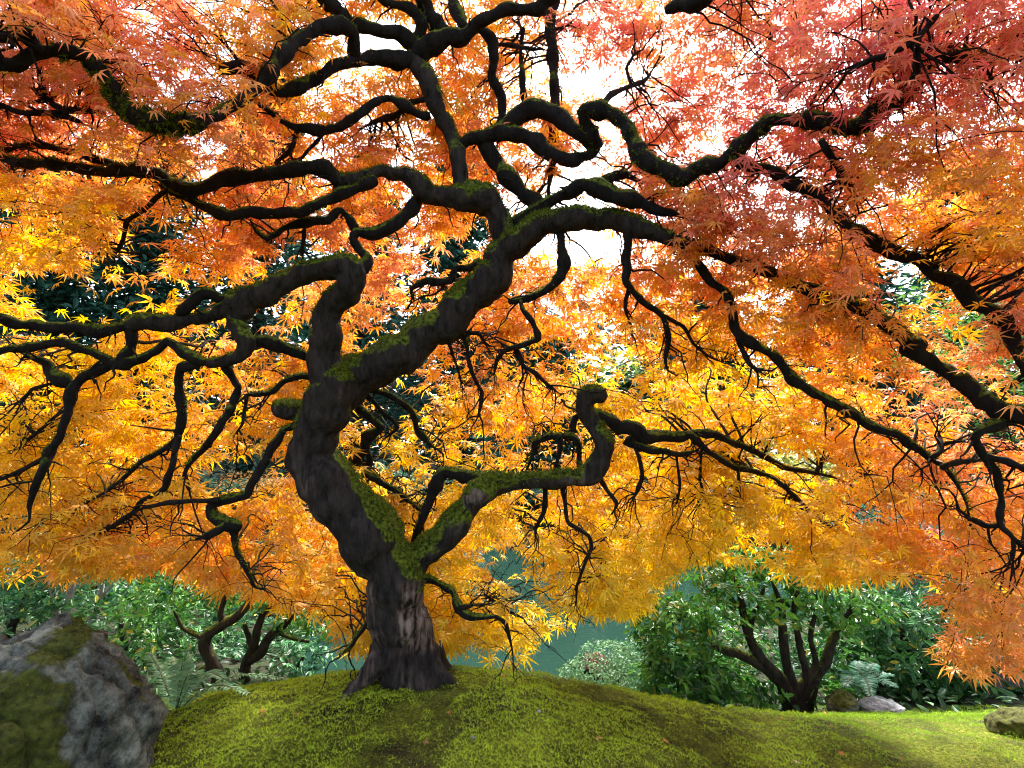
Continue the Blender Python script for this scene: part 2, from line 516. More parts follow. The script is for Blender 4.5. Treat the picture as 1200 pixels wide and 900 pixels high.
BRANCHES = [
 ([(222,146,13),(200,148,13),(177,140,13),(150,128,14),(137,110,12),(120,87,10),(103,68,9),(77,59,8),(47,60,8),(20,75,8),(0,78,8),(-60,90,7)], 1.95, 1.75),
 ([(413,62,8),(415,42,8),(400,30,9),(377,33,9),(347,50,8),(327,70,9),(310,93,8),(280,120,7),(250,138,9),(222,146,12)], 2.6, 1.95),
 ([(47,60,6),(35,40,8),(20,40,8),(0,45,7),(-50,40,6)], 1.78, 1.7),
 ([(484,68,11),(467,70,10),(433,68,9),(400,75,8),(373,90,7),(347,103,8),(320,107,8),(300,88,9),(283,80,8),(258,82,5)], 2.74, 2.3),
 ([(490,55,9),(467,40,8),(433,32,8),(413,25,8),(400,18,9),(383,0,8),(360,-40,6)], 2.74, 2.5),
 ([(484,68,13),(503,53,13),(527,43,12),(543,43,10),(560,27,9),(587,13,8),(613,10,8),(633,10,9),(645,-5,9),(660,-50,7)], 2.75, 2.6),
 ([(527,43,10),(510,27,10),(497,7,10),(490,-12,10),(470,-50,8)], 2.75, 2.6),
 ([(490,50,7),(493,27,7),(480,10,6),(453,3,6),(440,-10,6),(420,-40,5)], 2.74, 2.6),
 ([(545,38,7),(541,22,8),(533,8,8),(531,-12,7)], 2.75, 2.8),
 ([(560,32,4),(577,50,6),(577,73,5),(577,93,6),(588,113,6),(588,140,6),(585,155,6)], 2.75, 2.9),
 ([(583,52,3),(607,55,3),(637,58,3)], 2.8, 2.95),
 ([(660,-30,6),(647,10,6),(645,33,7),(647,67,7),(650,110,7),(650,128,7)], 3.1, 3.0),
 ([(649,140,6),(648,177,5),(646,200,4),(642,233,3)], 3.0, 2.95),
 ([(613,33,3),(610,57,3),(612,87,4),(615,117,4),(640,125,6)], 3.0, 2.95),
 ([(537,170,9),(560,160,9),(587,155,10),(613,157,10),(627,167,10),(647,180,9),(667,187,8),(690,183,8),(700,170,8)], 2.74, 2.66),
 ([(570,160,8),(587,150,9),(607,135,11),(633,127,12),(653,135,11),(670,152,10),(687,163,9),(698,172,8)], 2.78, 2.66),
 ([(698,172,9),(692,158,9),(684,143,8),(682,133,8),(693,128,8),(710,129,9),(730,143,9),(740,163,9),(750,183,9),(770,197,11),(800,208,11),(820,197,9),(847,190,8),(867,170,9),(887,153,9),(910,140,7),(950,142,9),(1003,150,11),(1027,130,14),(1053,113,15),(1073,90,14),(1090,73,13),(1115,62,10),(1150,72,9),(1177,57,9),(1200,37,9),(1260,10,8)], 2.66, 1.35),
 ([(637,246,10),(613,227,11),(593,207,11),(580,187,11),(568,168,10),(560,158,8)], 2.74, 2.76),
 ([(600,262,8),(633,244,9),(663,228,9),(683,217,10),(703,220,12),(723,230,9),(750,237,8),(773,247,7),(800,253,5),(830,268,4)], 2.74, 2.3),
 ([(703,216,8),(720,207,6),(735,204,5)], 2.6, 2.6),
 ([(788,279,8),(800,285,6),(816,306,5),(833,330,6),(850,343,6),(860,367,6),(863,387,6),(883,403,6),(903,413,6),(920,430,7),(930,447,8),(950,457,6),(973,472,6),(997,483,6),(1017,497,6),(1047,508,6),(1067,520,5),(1090,537,5),(1107,550,5),(1123,570,4),(1133,593,3),(1138,620,2)], 2.45, 2.1),
 ([(867,172,7),(868,190,7),(885,196,7),(910,203,7),(927,217,7),(947,223,7),(967,237,7),(987,257,8),(1003,270,9),(1030,287,8),(1060,300,8),(1080,307,8),(1097,323,9),(1120,333,10),(1140,353,10),(1160,363,9),(1177,377,9),(1187,400,9),(1200,427,8),(1240,470,7)], 2.3, 1.75),
 ([(790,279,7),(850,300,7),(900,318,7),(950,340,8),(987,353,9),(1013,363,10),(1040,380,10),(1063,397,10),(1080,420,10),(1107,433,9),(1130,450,10),(1153,470,12),(1177,480,10),(1200,490,10),(1260,510,8)], 2.45, 1.8),
 ([(1163,480,8),(1178,495,7),(1153,503,6),(1143,513,5),(1153,533,5),(1167,553,5),(1173,583,4),(1172,600,4),(1173,617,4),(1187,630,4),(1187,667,3)], 1.9, 1.95),
 ([(1153,533,4),(1177,540,4),(1200,550,4),(1240,570,3)], 1.92, 1.85),
 ([(1173,615,4),(1153,615,4),(1133,607,4)], 1.95, 2.0),
 ([(1090,537,3),(1100,530,4),(1103,513,4)], 2.12, 2.2),
 ([(1104,548,4),(1120,543,4),(1147,540,3)], 2.1, 2.1),
 ([(1187,630,3),(1200,640,3),(1230,650,3)], 1.95, 1.9),
 ([(400,213,10),(377,197,9),(347,199,9),(313,205,8),(280,207,9),(253,213,9),(227,222,10),(207,217,10),(180,203,9),(153,200,8),(127,202,7),(100,200,7),(67,192,6),(40,190,7),(20,192,8),(0,183,6),(-50,170,5)], 2.6, 2.3),
 ([(153,200,6),(127,193,6),(93,180,6),(67,173,5),(43,170,5),(20,173,5),(0,177,5),(-50,165,4)], 2.45, 2.4),
 ([(440,210,7),(425,218,8),(400,229,7),(377,238,7),(350,248,7),(320,250,7),(293,248,7),(267,252,7),(243,245,7),(223,235,6),(200,227,5),(187,217,4)], 2.62, 2.42),
 ([(488,233,8),(480,247,8),(463,263,9),(440,273,9),(418,271,8),(414,280,6),(421,292,6),(430,303,6),(424,318,8)], 2.7, 2.62),
 ([(417,270,6),(400,247,5),(383,257,6),(353,263,5),(333,267,4),(313,280,4),(300,270,4),(293,258,3)], 2.66, 2.55),
 ([(357,265,3),(355,280,3),(353,300,2.5)], 2.6, 2.65),
 ([(195,224,3),(187,229,3),(167,247,3),(148,260,3),(145,280,3),(137,295,3),(113,297,2)], 2.44, 2.5),
 ([(503,138,6),(480,128,5),(460,115,5),(440,120,5),(420,133,6),(400,148,6),(373,152,6),(350,150,6),(327,140,5),(307,125,4),(297,115,4)], 2.75, 2.5),
 ([(350,153,3),(340,177,3),(323,192,3)], 2.6, 2.7),
 ([(377,160,3),(360,177,2.5),(350,190,2.5)], 2.65, 2.7),
 ([(500,116,4),(480,120,4),(467,133,4),(440,143,3),(420,152,2.5)], 2.75, 2.9),
 ([(93,143,3),(63,132,4),(27,133,4),(0,125,4),(-40,120,3)], 2.1, 2.0),
 ([(120,132,2.5),(100,130,4),(73,128,4),(53,117,4),(33,97,3)], 2.1, 2.2),
 ([(150,382,8),(117,388,7),(83,383,7),(50,382,7),(20,380,7),(0,372,7),(-60,360,6)], 2.4, 2.2),
 ([(262,352,7),(240,343,7),(227,350,7),(213,365,7)], 2.42, 2.4),
 ([(240,425,7),(217,415,7),(197,400,6),(183,410,6),(167,420,6),(143,425,7),(130,427,7)], 2.42, 2.38),
 ([(290,398,9),(313,402,9),(333,408,8),(360,418,5)], 2.45, 2.62),
 ([(155,382,7),(153,407,7),(143,423,8),(113,433,7),(92,447,7),(82,463,6),(78,487,5),(70,510,5),(53,540,5),(43,567,5),(35,593,4),(33,612,3),(10,630,2)], 2.4, 2.35),
 ([(132,427,6),(107,413,5),(73,402,6),(40,407,5),(0,410,5),(-50,405,4)], 2.39, 2.25),
 ([(85,452,6),(63,440,8),(57,427,6),(27,415,3)], 2.39, 2.35),
 ([(62,528,3),(33,547,3),(0,562,3),(-40,575,2)], 2.37, 2.3),
 ([(76,480,2),(47,503,2),(20,527,2)], 2.38, 2.5),
 ([(60,450,2.5),(37,457,2),(23,477,2)], 2.38, 2.4),
 ([(232,427,6),(213,430,6),(210,450,5),(213,487,6),(208,513,5),(193,527,4),(167,540,3),(143,563,3),(113,583,3),(87,597,2)], 2.42, 2.6),
 ([(209,510,4),(203,547,4),(190,573,4),(167,587,4),(157,600,3),(127,620,3),(103,630,2)], 2.45, 2.6),
 ([(263,425,5),(277,453,5),(270,477,5),(257,503,5),(237,530,4),(220,547,4),(215,560,4),(220,573,3)], 2.43, 2.6),
 ([(380,440,6),(350,442,5),(333,447,4),(317,460,4),(290,463,4),(277,473,3)], 2.7, 2.5),
 ([(290,464,2.5),(283,497,2),(273,513,2)], 2.55, 2.6),
 ([(368,498,8),(353,498,6),(333,503,6),(323,520,6),(307,547,6),(290,577,6),(270,583,6),(250,590,7),(250,603,7),(265,614,8),(282,616,8)], 2.65, 2.45),
 ([(267,613,6),(247,627,5),(230,632,4)], 2.45, 2.4),
 ([(273,617,5),(277,643,4),(290,670,3),(300,687,3),(313,690,2)], 2.45, 2.5),
 ([(258,585,4),(213,587,3),(177,593,3),(150,603,2)], 2.46, 2.5),
 ([(700,487,8),(720,497,9),(745,503,10),(755,512,9),(777,512,7),(800,512,6),(813,508,5),(837,510,5),(860,520,4),(887,530,4),(917,547,4),(950,553,3),(980,560,3),(1010,577,2)], 2.75, 3.1),
 ([(808,509,5),(833,530,4),(860,548,4),(887,552,3.5),(910,563,3),(930,580,3),(947,597,2),(980,623,2),(1003,630,2)], 2.85, 3.2),
 ([(955,554,3),(960,547,3),(967,538,3),(993,547,2.5),(1017,557,2)], 3.05, 3.1),
 ([(748,508,5),(735,518,5),(760,527,6),(800,532,4),(818,528,3)], 2.8, 2.85),
 ([(823,520,2),(820,563,2),(833,597,2)], 2.9, 2.95),
 ([(743,520,3),(753,560,3),(737,593,2)], 2.8, 2.85),
 ([(793,531,2),(797,567,2),(793,590,1.5)], 2.85, 2.9),
 ([(865,550,2),(868,583,2)], 2.95, 3.0),
 ([(682,556,4),(680,543,4),(677,520,4),(670,513,4),(647,510,5),(627,517,5),(623,533,4),(617,550,4)], 2.75, 2.85),
 ([(690,480,4),(674,490,4),(672,513,4)], 2.75, 2.8),
 ([(657,514,4),(653,540,3),(647,553,3)], 2.8, 2.85),
 ([(576,560,9),(560,560,8),(545,559,8),(523,553,8),(513,562,8),(505,583,7),(497,603,6),(487,628,5),(482,645,5)], 2.74, 2.85),
 ([(700,556,4),(713,577,3),(723,590,2.5),(717,603,2)], 2.75, 2.8),
 ([(640,562,4),(637,600,3),(627,620,3),(627,635,2)], 2.75, 2.8),
 ([(660,562,4),(663,600,3),(667,613,3),(690,627,3),(693,643,3),(683,667,2.5),(677,687,2),(675,710,1.5)], 2.75, 2.8),
 ([(480,672,8),(507,680,5),(530,693,5),(537,713,6),(553,722,5),(580,723,3),(593,733,3),(600,760,2),(602,787,1.5)], 2.7, 2.65),
 ([(537,713,4),(557,707,3)], 2.68, 2.7),
 ([(567,697,2),(583,707,2),(600,718,2)], 2.8, 2.8),
 ([(445,715,5),(437,723,3),(417,747,3),(410,760,2.5),(400,767,2)], 2.65, 2.6),
 ([(405,465,7),(423,480,6),(447,500,6),(430,513,6),(427,530,6),(410,543,5)], 2.75, 2.9),
 ([(430,528,4),(433,540,4),(430,557,3)], 2.9, 2.95),
 ([(420,455,5),(437,457,4),(463,467,4),(483,483,4),(490,503,4),(507,523,3),(520,533,3)], 2.75, 2.95),
 ([(425,458,4),(430,463,3),(453,487,3),(467,500,3),(447,517,2)], 2.75, 2.9),
 ([(425,552,5),(437,560,5),(460,573,4),(493,597,3)], 2.78, 2.9),
 ([(735,268,7),(737,283,6),(733,305,6),(735,313,6),(733,330,4),(753,353,5),(777,370,4),(783,397,4),(780,420,4),(782,433,3),(793,440,2)], 2.5, 2.6),
 ([(737,337,3),(733,360,2.5),(737,377,2)], 2.55, 2.6),
 ([(775,368,3),(800,383,2.5),(813,403,2),(830,417,2),(850,427,2)], 2.58, 2.7),
 ([(655,262,7),(657,280,6),(661,300,7),(657,323,6),(640,340,5),(617,350,5),(597,353,5)], 2.6, 2.6),
 ([(610,352,3),(612,362,3),(623,377,4),(630,397,4),(613,403,4),(593,408,5)], 2.6, 2.65),
 ([(605,405,4),(607,412,4),(617,433,4)], 2.65, 2.7),
 ([(616,430,3),(627,437,2.5),(640,450,2.5),(657,463,2)], 2.7, 2.75),
 ([(593,407,4),(582,423,3),(578,440,2)], 2.65, 2.7),
 ([(565,308,6),(550,313,5),(533,317,5),(527,330,5),(500,330,5),(483,340,5),(485,352,3)], 2.72, 2.8),
 ([(535,375,4),(540,387,3),(547,410,3),(553,437,3),(565,460,3),(560,487,2.5),(553,500,2)], 2.7, 2.85),
 ([(541,388,3),(547,390,3),(563,392,3),(572,408,2)], 2.72, 2.8),
 ([(520,390,2.5),(528,407,2),(537,433,2),(543,457,1.5)], 2.72, 2.85),
 ([(863,398,3),(880,427,3),(897,440,2)], 2.35, 2.3),
 ([(940,-20,3),(923,0,3),(900,20,3),(905,33,3),(900,57,3),(883,73,2)], 2.9, 3.0),
 ([(780,12,6),(800,6,8),(825,-2,8),(860,-30,7)], 2.3, 2.1),
 ([(1097,17,3),(1080,43,4),(1060,57,4),(1033,67,4),(1000,77,3),(970,88,2)], 1.4, 1.6),
 ([(1073,92,5),(1075,70,4),(1077,45,3)], 1.5, 1.45),
 ([(963,165,5),(975,185,5),(990,205,4),(1000,225,3)], 1.9, 2.0),
 ([(700,130,4),(715,110,4),(740,100,3),(760,90,2.5),(770,70,2)], 2.7, 2.9),
 ([(740,98,2.5),(735,80,2.5),(745,60,2)], 2.85, 2.9),
]

def trace(pts, d0, d1, seed, step_px, wig=1.0, gnarl=0.10):
    """photograph trace -> world centre line and radii, with some natural unevenness"""
    a = catmull(np.asarray(pts, float), step_px, 0.45)
    s = np.concatenate([[0], np.cumsum(np.linalg.norm(np.diff(a[:, :2], axis=0), axis=1))])
    t = s / s[-1]
    d = d0 + (d1 - d0) * t
    q = np.stack([s / 45.0, np.full_like(s, seed * 3.1), np.zeros_like(s)], -1)
    d = d * (1 + 0.022 * wig * fbm(q, 2, seed) * np.minimum(1, np.minimum(t, 1 - t) * 6))
    q2 = np.stack([s / 16.0, np.full_like(s, seed * 7.7), np.zeros_like(s)], -1)
    j = 0.26 * wig * np.maximum(a[:, 2], 2.0)
    px = a[:, 0] + j * vnoise(q2, seed + 1); py = a[:, 1] + j * vnoise(q2 + 9.1, seed + 2)
    r = np.maximum(a[:, 2] * np.where(a[:, 2] > 20, 0.93, 0.86), 0.8) * (1 + gnarl * fbm(q2 * 1.3 + 4, 2, seed + 3))
    kr = np.random.default_rng(seed + 900)
    for _ in range(int(s[-1] / 42)):
        c0 = kr.uniform(0, s[-1]); wd = kr.uniform(3.5, 8) + 0.25 * a[:, 2].mean()
        r = r * (1 + (0.11 if a[:, 2].max() > 20 else 0.30) * kr.uniform(.4, 1.2) * np.exp(-((s - c0) / wd) ** 2))
    if a[-1, 2] <= 4.5:
        r = np.maximum(r * (1 - 0.6 * sstep(0.7, 1.0, t)), 0.8)
    return W(px, py, d), r * d / FOCAL

SKEL = []        # (points, radii) of every branch, for twigs and moss
TOPS = []        # (position, radius) on the branches for moss fuzz
scaf = Pile()
for k, (pts, d0, d1) in enumerate(SCAFFOLD):
    c, r = trace(pts, d0, d1, 100 + k, 5.0)
    SKEL.append((c, r, k))
    v, f = tube(c, r, 18, k, 0.16)
    scaf.add(v, f)
tmp = scaf.build("trunk_draft", M_BARK, None, True, False)
rm = tmp.modifiers.new("rm", 'REMESH'); rm.mode = 'VOXEL'; rm.voxel_size = 0.0075; rm.use_smooth_shade = True
sm = tmp.modifiers.new("sm", 'SMOOTH'); sm.iterations = 4; sm.factor = 0.5
dg = bpy.context.evaluated_depsgraph_get(); dg.update()
tm = bpy.data.meshes.new_from_object(tmp.evaluated_get(dg))
bpy.data.objects.remove(tmp)
nv = len(tm.vertices)
co = np.empty(nv * 3, np.float32); tm.vertices.foreach_get("co", co); co = co.reshape(-1, 3).astype(float)
no = np.empty(nv * 3, np.float32); tm.vertices.foreach_get("normal", no); no = no.reshape(-1, 3).astype(float)
stretch = np.array([1.0, 1.0, 0.42])
disp = 0.012 * fbm(co * stretch * 9, 3, 51) + 0.007 * fbm(co * stretch * 34, 3, 53) - 0.006 * np.abs(vnoise(co * stretch * 22, 57))
co = co + no * disp[:, None]
tm.vertices.foreach_set("co", co.astype(np.float32).ravel())
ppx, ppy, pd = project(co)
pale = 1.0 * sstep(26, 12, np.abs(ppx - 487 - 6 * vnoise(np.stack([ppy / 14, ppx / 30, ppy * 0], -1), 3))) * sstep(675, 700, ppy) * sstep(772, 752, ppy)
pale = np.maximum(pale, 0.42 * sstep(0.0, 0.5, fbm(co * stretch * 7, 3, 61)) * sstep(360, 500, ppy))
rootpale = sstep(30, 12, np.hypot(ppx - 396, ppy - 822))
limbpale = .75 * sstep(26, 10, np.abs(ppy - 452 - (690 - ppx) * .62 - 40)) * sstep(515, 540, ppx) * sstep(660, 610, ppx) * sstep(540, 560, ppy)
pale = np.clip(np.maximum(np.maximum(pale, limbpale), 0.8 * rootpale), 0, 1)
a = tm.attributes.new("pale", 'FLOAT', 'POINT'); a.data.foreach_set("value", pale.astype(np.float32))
bare = np.clip(sstep(690, 730, ppy) + sstep(20, 0, ppx - (395 + (ppy - 560) * .55)) * sstep(500, 560, ppy) * sstep(620, 600, ppx), 0, 1) - 0.28 * sstep(540, 580, ppy) * sstep(690, 660, ppy) * sstep(400, 430, ppx)
a = tm.attributes.new("bare", 'FLOAT', 'POINT'); a.data.foreach_set("value", bare.astype(np.float32))
tm.update()
tm.materials.clear()
tm.name = "trunk"
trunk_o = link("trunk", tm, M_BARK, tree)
TR_CO, TR_NO = co, no

for k, (pts, d0, d1) in enumerate(BRANCHES):
    rmax = max(p[2] for p in pts)
    c, r = trace(pts, d0, d1, 300 + k, 3.0 if rmax < 6 else 4.0, 1.0 if rmax > 5 else 1.6, 0.26)
    SKEL.append((c, r, 100 + k))
    v, f = tube(c, r, 14 if rmax > 8 else (10 if rmax > 4 else 7), k, 0.32 if rmax > 4 else 0.18)
    p = Pile(); p.add(v, f)
    p.build("branch", M_BRANCH if rmax > 4 else M_TWIG, tree, True, False)

# ------------------------------------------------------------------ maple foliage
DEPTH = [(0,0,1.9),(200,100,1.95),(300,0,2.4),(100,200,2.4),(500,100,3.3),(620,60,3.4),(700,120,3.6),(780,60,3.6),(800,170,3.4),(860,60,3.2),(950,60,2.0),(1050,50,1.65),(1200,0,1.35),(1200,200,1.6),(1100,150,1.6),(900,250,2.05),(830,230,2.4),(1000,350,2.15),(1100,300,2.3),(1200,400,1.9),(1150,650,2.35),(1170,740,2.25),(1050,600,2.7),(950,620,3.2),(1000,500,2.9),(900,450,3.2),(800,450,3.7),(700,400,3.8),(600,500,3.9),(600,650,3.7),(550,730,3.2),(650,720,3.4),(400,650,3.7),(440,750,3.2),(300,650,3.2),(200,600,3.2),(0,600,2.8),(100,660,3.0),(0,400,2.9),(200,450,3.3),(50,300,2.8),(300,250,3.2),(400,350,3.6),(500,350,3.8),(800,600,3.7),(750,300,3.2),(850,350,2.8)]
HUE = [(0,0,1.3),(100,60,1.2),(200,20,1.1),(300,20,2),(400,40,2.2),(50,130,1.0),(150,180,1.6),(250,150,1.5),(30,250,2.7),(150,260,2.4),(300,230,1.6),(350,120,2),(450,180,1.6),(430,250,1.8),(500,100,2.2),(600,80,1.8),(700,40,0.8),(760,100,0.9),(850,20,1.2),(900,130,0.3),(960,40,0.7),(1000,20,0.4),(1100,30,.2),(1200,60,0.3),(1050,90,.2),(1150,130,.5),(1000,170,.9),(1050,200,2),(1150,200,2.2),(1200,170,1.5),(1200,250,2.5),(1100,270,2.3),(850,200,.7),(900,260,1.0),(850,300,1.6),(950,320,1.6),(1030,330,1.6),(1100,330,2),(1200,330,1.5),(1150,400,1.4),(1080,430,1.8),(1000,410,2),(1000,470,2.2),(1150,520,1.4),(1080,500,1.9),(1050,560,2),(1150,600,2.1),(1130,680,2),(1170,740,1.6),(900,350,2.2),(850,420,3),(900,500,3.2),(800,350,2.2),(760,300,1.7),(700,330,1.9),(780,480,3),(700,450,2.7),(620,470,2.3),(640,520,2.2),(560,420,2),(520,380,1.6),(620,350,1.7),(560,330,1.5),(480,320,1.6),(350,340,1.7),(280,380,2),(200,400,2.6),(100,420,3),(50,370,2.9),(30,320,2.7),(300,440,2.2),(250,480,2.5),(150,500,2.9),(50,520,3),(50,620,2.2),(150,640,2.0),(250,640,1.9),(300,680,2.1),(380,620,2.2),(340,560,2.6),(480,500,3.2),(500,540,3),(440,600,2.3),(520,620,3.2),(600,600,2.9),(550,700,3.6),(620,730,3.6),(700,650,3.7),(680,700,3.7),(800,600,3.5),(900,600,3.3),(1000,640,3.0),(950,560,3),(430,740,2.6)]
HUES = np.array([(0.84, 0.18, 0.17), (0.90, 0.33, 0.16), (0.92, 0.42, 0.07), (0.94, 0.56, 0.04), (0.95, 0.67, 0.03)])
# openings in the crown: px, py, rx, ry, how open
GAPS = [(450,45,50,30,1),(700,190,50,60,.7),(690,250,50,30,.8),(880,50,40,50,.5),(640,80,60,60,.4),(560,275,16,24,1),(690,285,60,22,.9),(690,60,40,50,.4),
        (140,330,60,38,.85),(45,335,60,26,.8),(520,295,34,26,.85),(640,410,42,20,.8),(280,555,80,20,.85),(480,462,42,22,.75),(230,250,30,18,.7),(180,270,45,14,.7),(700,385,22,40,.7),(730,440,20,20,.6),(822,352,18,16,.9),
        (500,552,50,14,.7),(885,640,60,14,.9),(1130,235,35,20,.7),(590,658,42,16,.9),(640,690,50,26,.75),(590,640,20,10,.5),(720,745,40,22,.9),(560,765,60,16,.8),(1030,600,50,18,.7),(240,700,25,10,.8),(310,620,18,18,.7),(330,655,20,12,.5),(140,600,60,10,.4),(20,600,30,12,.6),
        (400,720,22,40,.5),(150,690,30,10,.5),(1170,355,25,12,.5),(470,165,40,25,.35),(260,55,25,15,.5),(600,330,20,12,.3),(780,420,20,12,.5),(420,590,30,10,.4),(350,285,30,16,.5),(440,390,25,18,.6),(50,460,20,10,.4),(180,560,40,10,.4),(1090,620,30,14,.5),(960,500,30,8,.5),(860,560,20,8,.3)]
BOOST = [(690,345,85,50,1.6),(640,300,60,25,.8),(1000,150,80,80,.9),(950,255,70,60,.9),(1110,210,100,80,.85),(1130,20,120,60,.85),(1070,110,90,60,.8),(1150,60,80,70,.8),(1030,210,60,50,.9),(150,130,170,120,.8),(400,120,90,70,.8),(680,330,70,40,1.3),(1150,665,60,55,.75),(1150,750,60,40,.8),(520,180,130,110,.85),(300,230,120,50,.85),(790,110,130,130,.42),(700,30,60,50,.45),(860,210,60,40,.8),(650,345,110,48,1.3),(860,300,110,60,1.5),(940,330,80,50,1.4),(560,725,75,45,1.3),(540,660,50,40,1.1),(690,665,90,55,1.2),(860,600,130,55,1.1),(1000,640,90,40,1.2),(760,560,120,50,1.1),(600,470,80,40,1.0),(980,100,90,60,.85),(120,600,140,60,1.2),(300,650,90,45,1.2)]
EDGE = np.array([(-400,690),(0,690),(130,688),(200,682),(250,700),(350,722),(385,735),(400,772),(500,772),(600,785),(636,750),(665,742),(700,722),(745,706),(775,690),(800,668),(860,655),(900,680),(960,694),(1010,690),(1050,680),(1085,690),(1100,770),(1130,790),(1200,795),(1600,780)], float)

def density(px, py):
    lo = np.interp(px, EDGE[:, 0], EDGE[:, 1])
    q = np.stack([px / 38.0, py / 22.0, px * 0], -1)
    wob = fbm(q, 3, 77)
    d = sstep(0, 26, lo + wob * 16 - py)
    # uneven tiers
    d = d * (0.30 + 0.70 * sstep(-0.30, 0.12, fbm(np.stack([px / 90.0, py / 42.0, px * 0 + 3], -1), 3, 83)))
    for gx_, gy_, rx, ry, s in BOOST:
        e = ((px - gx_) / rx) ** 2 + ((py - gy_) / ry) ** 2
        d = d + (s - d) * sstep(1.3, 0.5, e + 0.5 * wob) * (s > d)
    for gx_, gy_, rx, ry, s in GAPS:
        e = ((px - gx_) / rx) ** 2 + ((py - gy_) / ry) ** 2
        d = d * (1 - s * sstep(1.25, 0.55, e + 0.55 * wob))
    return d

MASK_S = 4
MASK = np.full((300, 400), 1e9)
def build_mask():
    for c, r, k in SKEL:
        bx, by, bd_ = project(c)
        rp = r / np.maximum(bd_, .3) * FOCAL
        for x_, y_, d_, q_ in zip(bx, by, bd_, rp):
            if q_ < 2.2: continue
            rr = (q_ + 7) / MASK_S
            ix, iy = x_ / MASK_S + 50, y_ / MASK_S + 37
            x0, x1, y0, y1 = int(max(0, ix - rr)), int(min(399, ix + rr)) + 1, int(max(0, iy - rr)), int(min(299, iy + rr)) + 1
            if x1 > x0 and y1 > y0:
                MASK[y0:y1, x0:x1] = np.minimum(MASK[y0:y1, x0:x1], d_)
def in_front(px, py, d):
    ix = np.clip((px / MASK_S + 50).astype(int), 0, 399); iy = np.clip((py / MASK_S + 37).astype(int), 0, 299)
    m_ = MASK[iy, ix]
    return (m_ < 1e8) & (d < m_ + 0.03)

def maple_leaves(P, U, N, size, col, rng):
    """leaf = seven narrow drooping lobes"""
    n = len(P)
    U = norm(U - N * (U * N).sum(1, keepdims=True)); V = np.cross(N, U)
    ang = np.radians(np.array([-118, -78, -39, 0, 39, 78, 118.]))
    ln = np.array([.48, .76, .95, 1.0, .95, .76, .48])
    vs, k = [], len(ang)
    for a, L in zip(ang, ln):
        aa = a + rng.normal(0, 0.09, n); LL = L * rng.uniform(0.82, 1.12, n) * size
        dx, dy = np.cos(aa), np.sin(aa)
        D = dx[:, None] * U + dy[:, None] * V
        S = -dy[:, None] * U + dx[:, None] * V
        wv = (0.074 * rng.uniform(0.8, 1.25, n) * size)[:, None]
        droop = rng.uniform(0.05, 0.34, n)[:, None] * LL[:, None]
        mid = P + D * (LL * 0.42)[:, None] + N * (0.03 * size)[:, None]
        tip = P + D * LL[:, None] - N * droop - np.array([0, 0, 1.0]) * droop * 0.4
        vs += [P + S * wv * 0.25, mid + S * wv, tip, mid - S * wv]
    v = np.stack(vs, 1).reshape(-1, 3)
    f = np.arange(n * k * 4).reshape(-1, 4)
    return v, f, np.repeat(col, k * 4, 0)

def foliage(n_try, rng):
    px = rng.uniform(-330, 1530, n_try); py = rng.uniform(-300, 800, n_try)
    cx, cyy = np.clip(px, 0, 1200), np.clip(py, 0, 800)
    d0 = idw(cx, cyy, DEPTH, 3.0, 30)
    d = d0 * (1 + np.clip(rng.normal(0, 0.11, n_try), -0.2, 0.3))
    inside = (px > -40) & (px < 1240) & (py > -40)
    keep = rng.random(n_try) < density(px, py) * np.clip((d / np.clip(d / 2.9, 0.58, 1.05) / 3.7) ** 1.5, 0.05, 1) * np.where(inside, 1.0, np.where(py < -40, 0.10, 0.30))
    px, py, d = px[keep], py[keep], d[keep]
    C = W(px, py, d)
    C[:, 2] = np.maximum(C[:, 2], -0.6)
    t = idw(np.clip(px, 0, 1200), np.clip(py, 0, 800), HUE, 3.0, 25) + 0.5 * sstep(280, 440, py) * sstep(1150, 900, px) + rng.normal(0, 0.32, len(px))
    ns = len(C)
    k = 15
    Rs = rng.uniform(0.11, 0.21, ns) * np.clip(d / 3.2, 0.5, 1.2)
    az0 = rng.uniform(0, 2 * np.pi, ns)
    # each spray fans out from its twig end: a flat, drooping tier
    az = az0[:, None] + rng.normal(0, 1.25, (ns, k))
    rr = np.sqrt(rng.random((ns, k))) * Rs[:, None]
    tilt = rng.normal(0, 0.22, (ns, 2))
    off = np.stack([np.cos(az) * rr, np.sin(az) * rr, -0.9 * rr ** 2 / Rs[:, None] + rng.normal(0, 0.022, (ns, k))], -1)
    off[..., 2] += off[..., 0] * tilt[:, None, 0] + off[..., 1] * tilt[:, None, 1]
    P = (C[:, None] + off).reshape(-1, 3)
    qx, qy, qd = project(P)
    keep = (rng.random(len(P)) < np.clip(density(qx, qy) * 1.6, 0, 1)) & (qd > 0.9)
    blk = in_front(qx, qy, qd)
    soft = np.where((qx > 792) & (qx < 1000) & (qy > 225) & (qy < 375), 0.0, np.where((qx > 850) & (qy < 420), 0.35, np.where((qx > 950), 0.5, np.where((qx < 330) & (qy < 190), 0.75, 1.0))))
    keep &= ~(blk & (rng.random(len(P)) < soft))
    U = np.stack([np.cos(az), np.sin(az), np.full_like(az, -0.45)], -1).reshape(-1, 3) + rng.normal(0, 0.33, (ns * k, 3))
    N = np.array([0, -0.38, 0.85]) + rng.normal(0, 0.42, (ns * k, 3))
    N = norm(N)
    tt = (np.repeat(t, k) + rng.normal(0, 0.28, ns * k))
    size = rng.uniform(0.058, 0.098, ns * k)
    size = size * np.clip(qd / 2.9, 0.58, 1.05)
    P, U, N, tt, size = P[keep], U[keep], N[keep], np.clip(tt[keep], 0, 4), size[keep]
    col = np.stack([np.interp(tt, range(5), HUES[:, i]) for i in range(3)], -1)
    col = np.clip(col * rng.uniform(0.62, 1.06, len(tt))[:, None], 0, 0.95)
    return P, U, N, size, col, tt, C

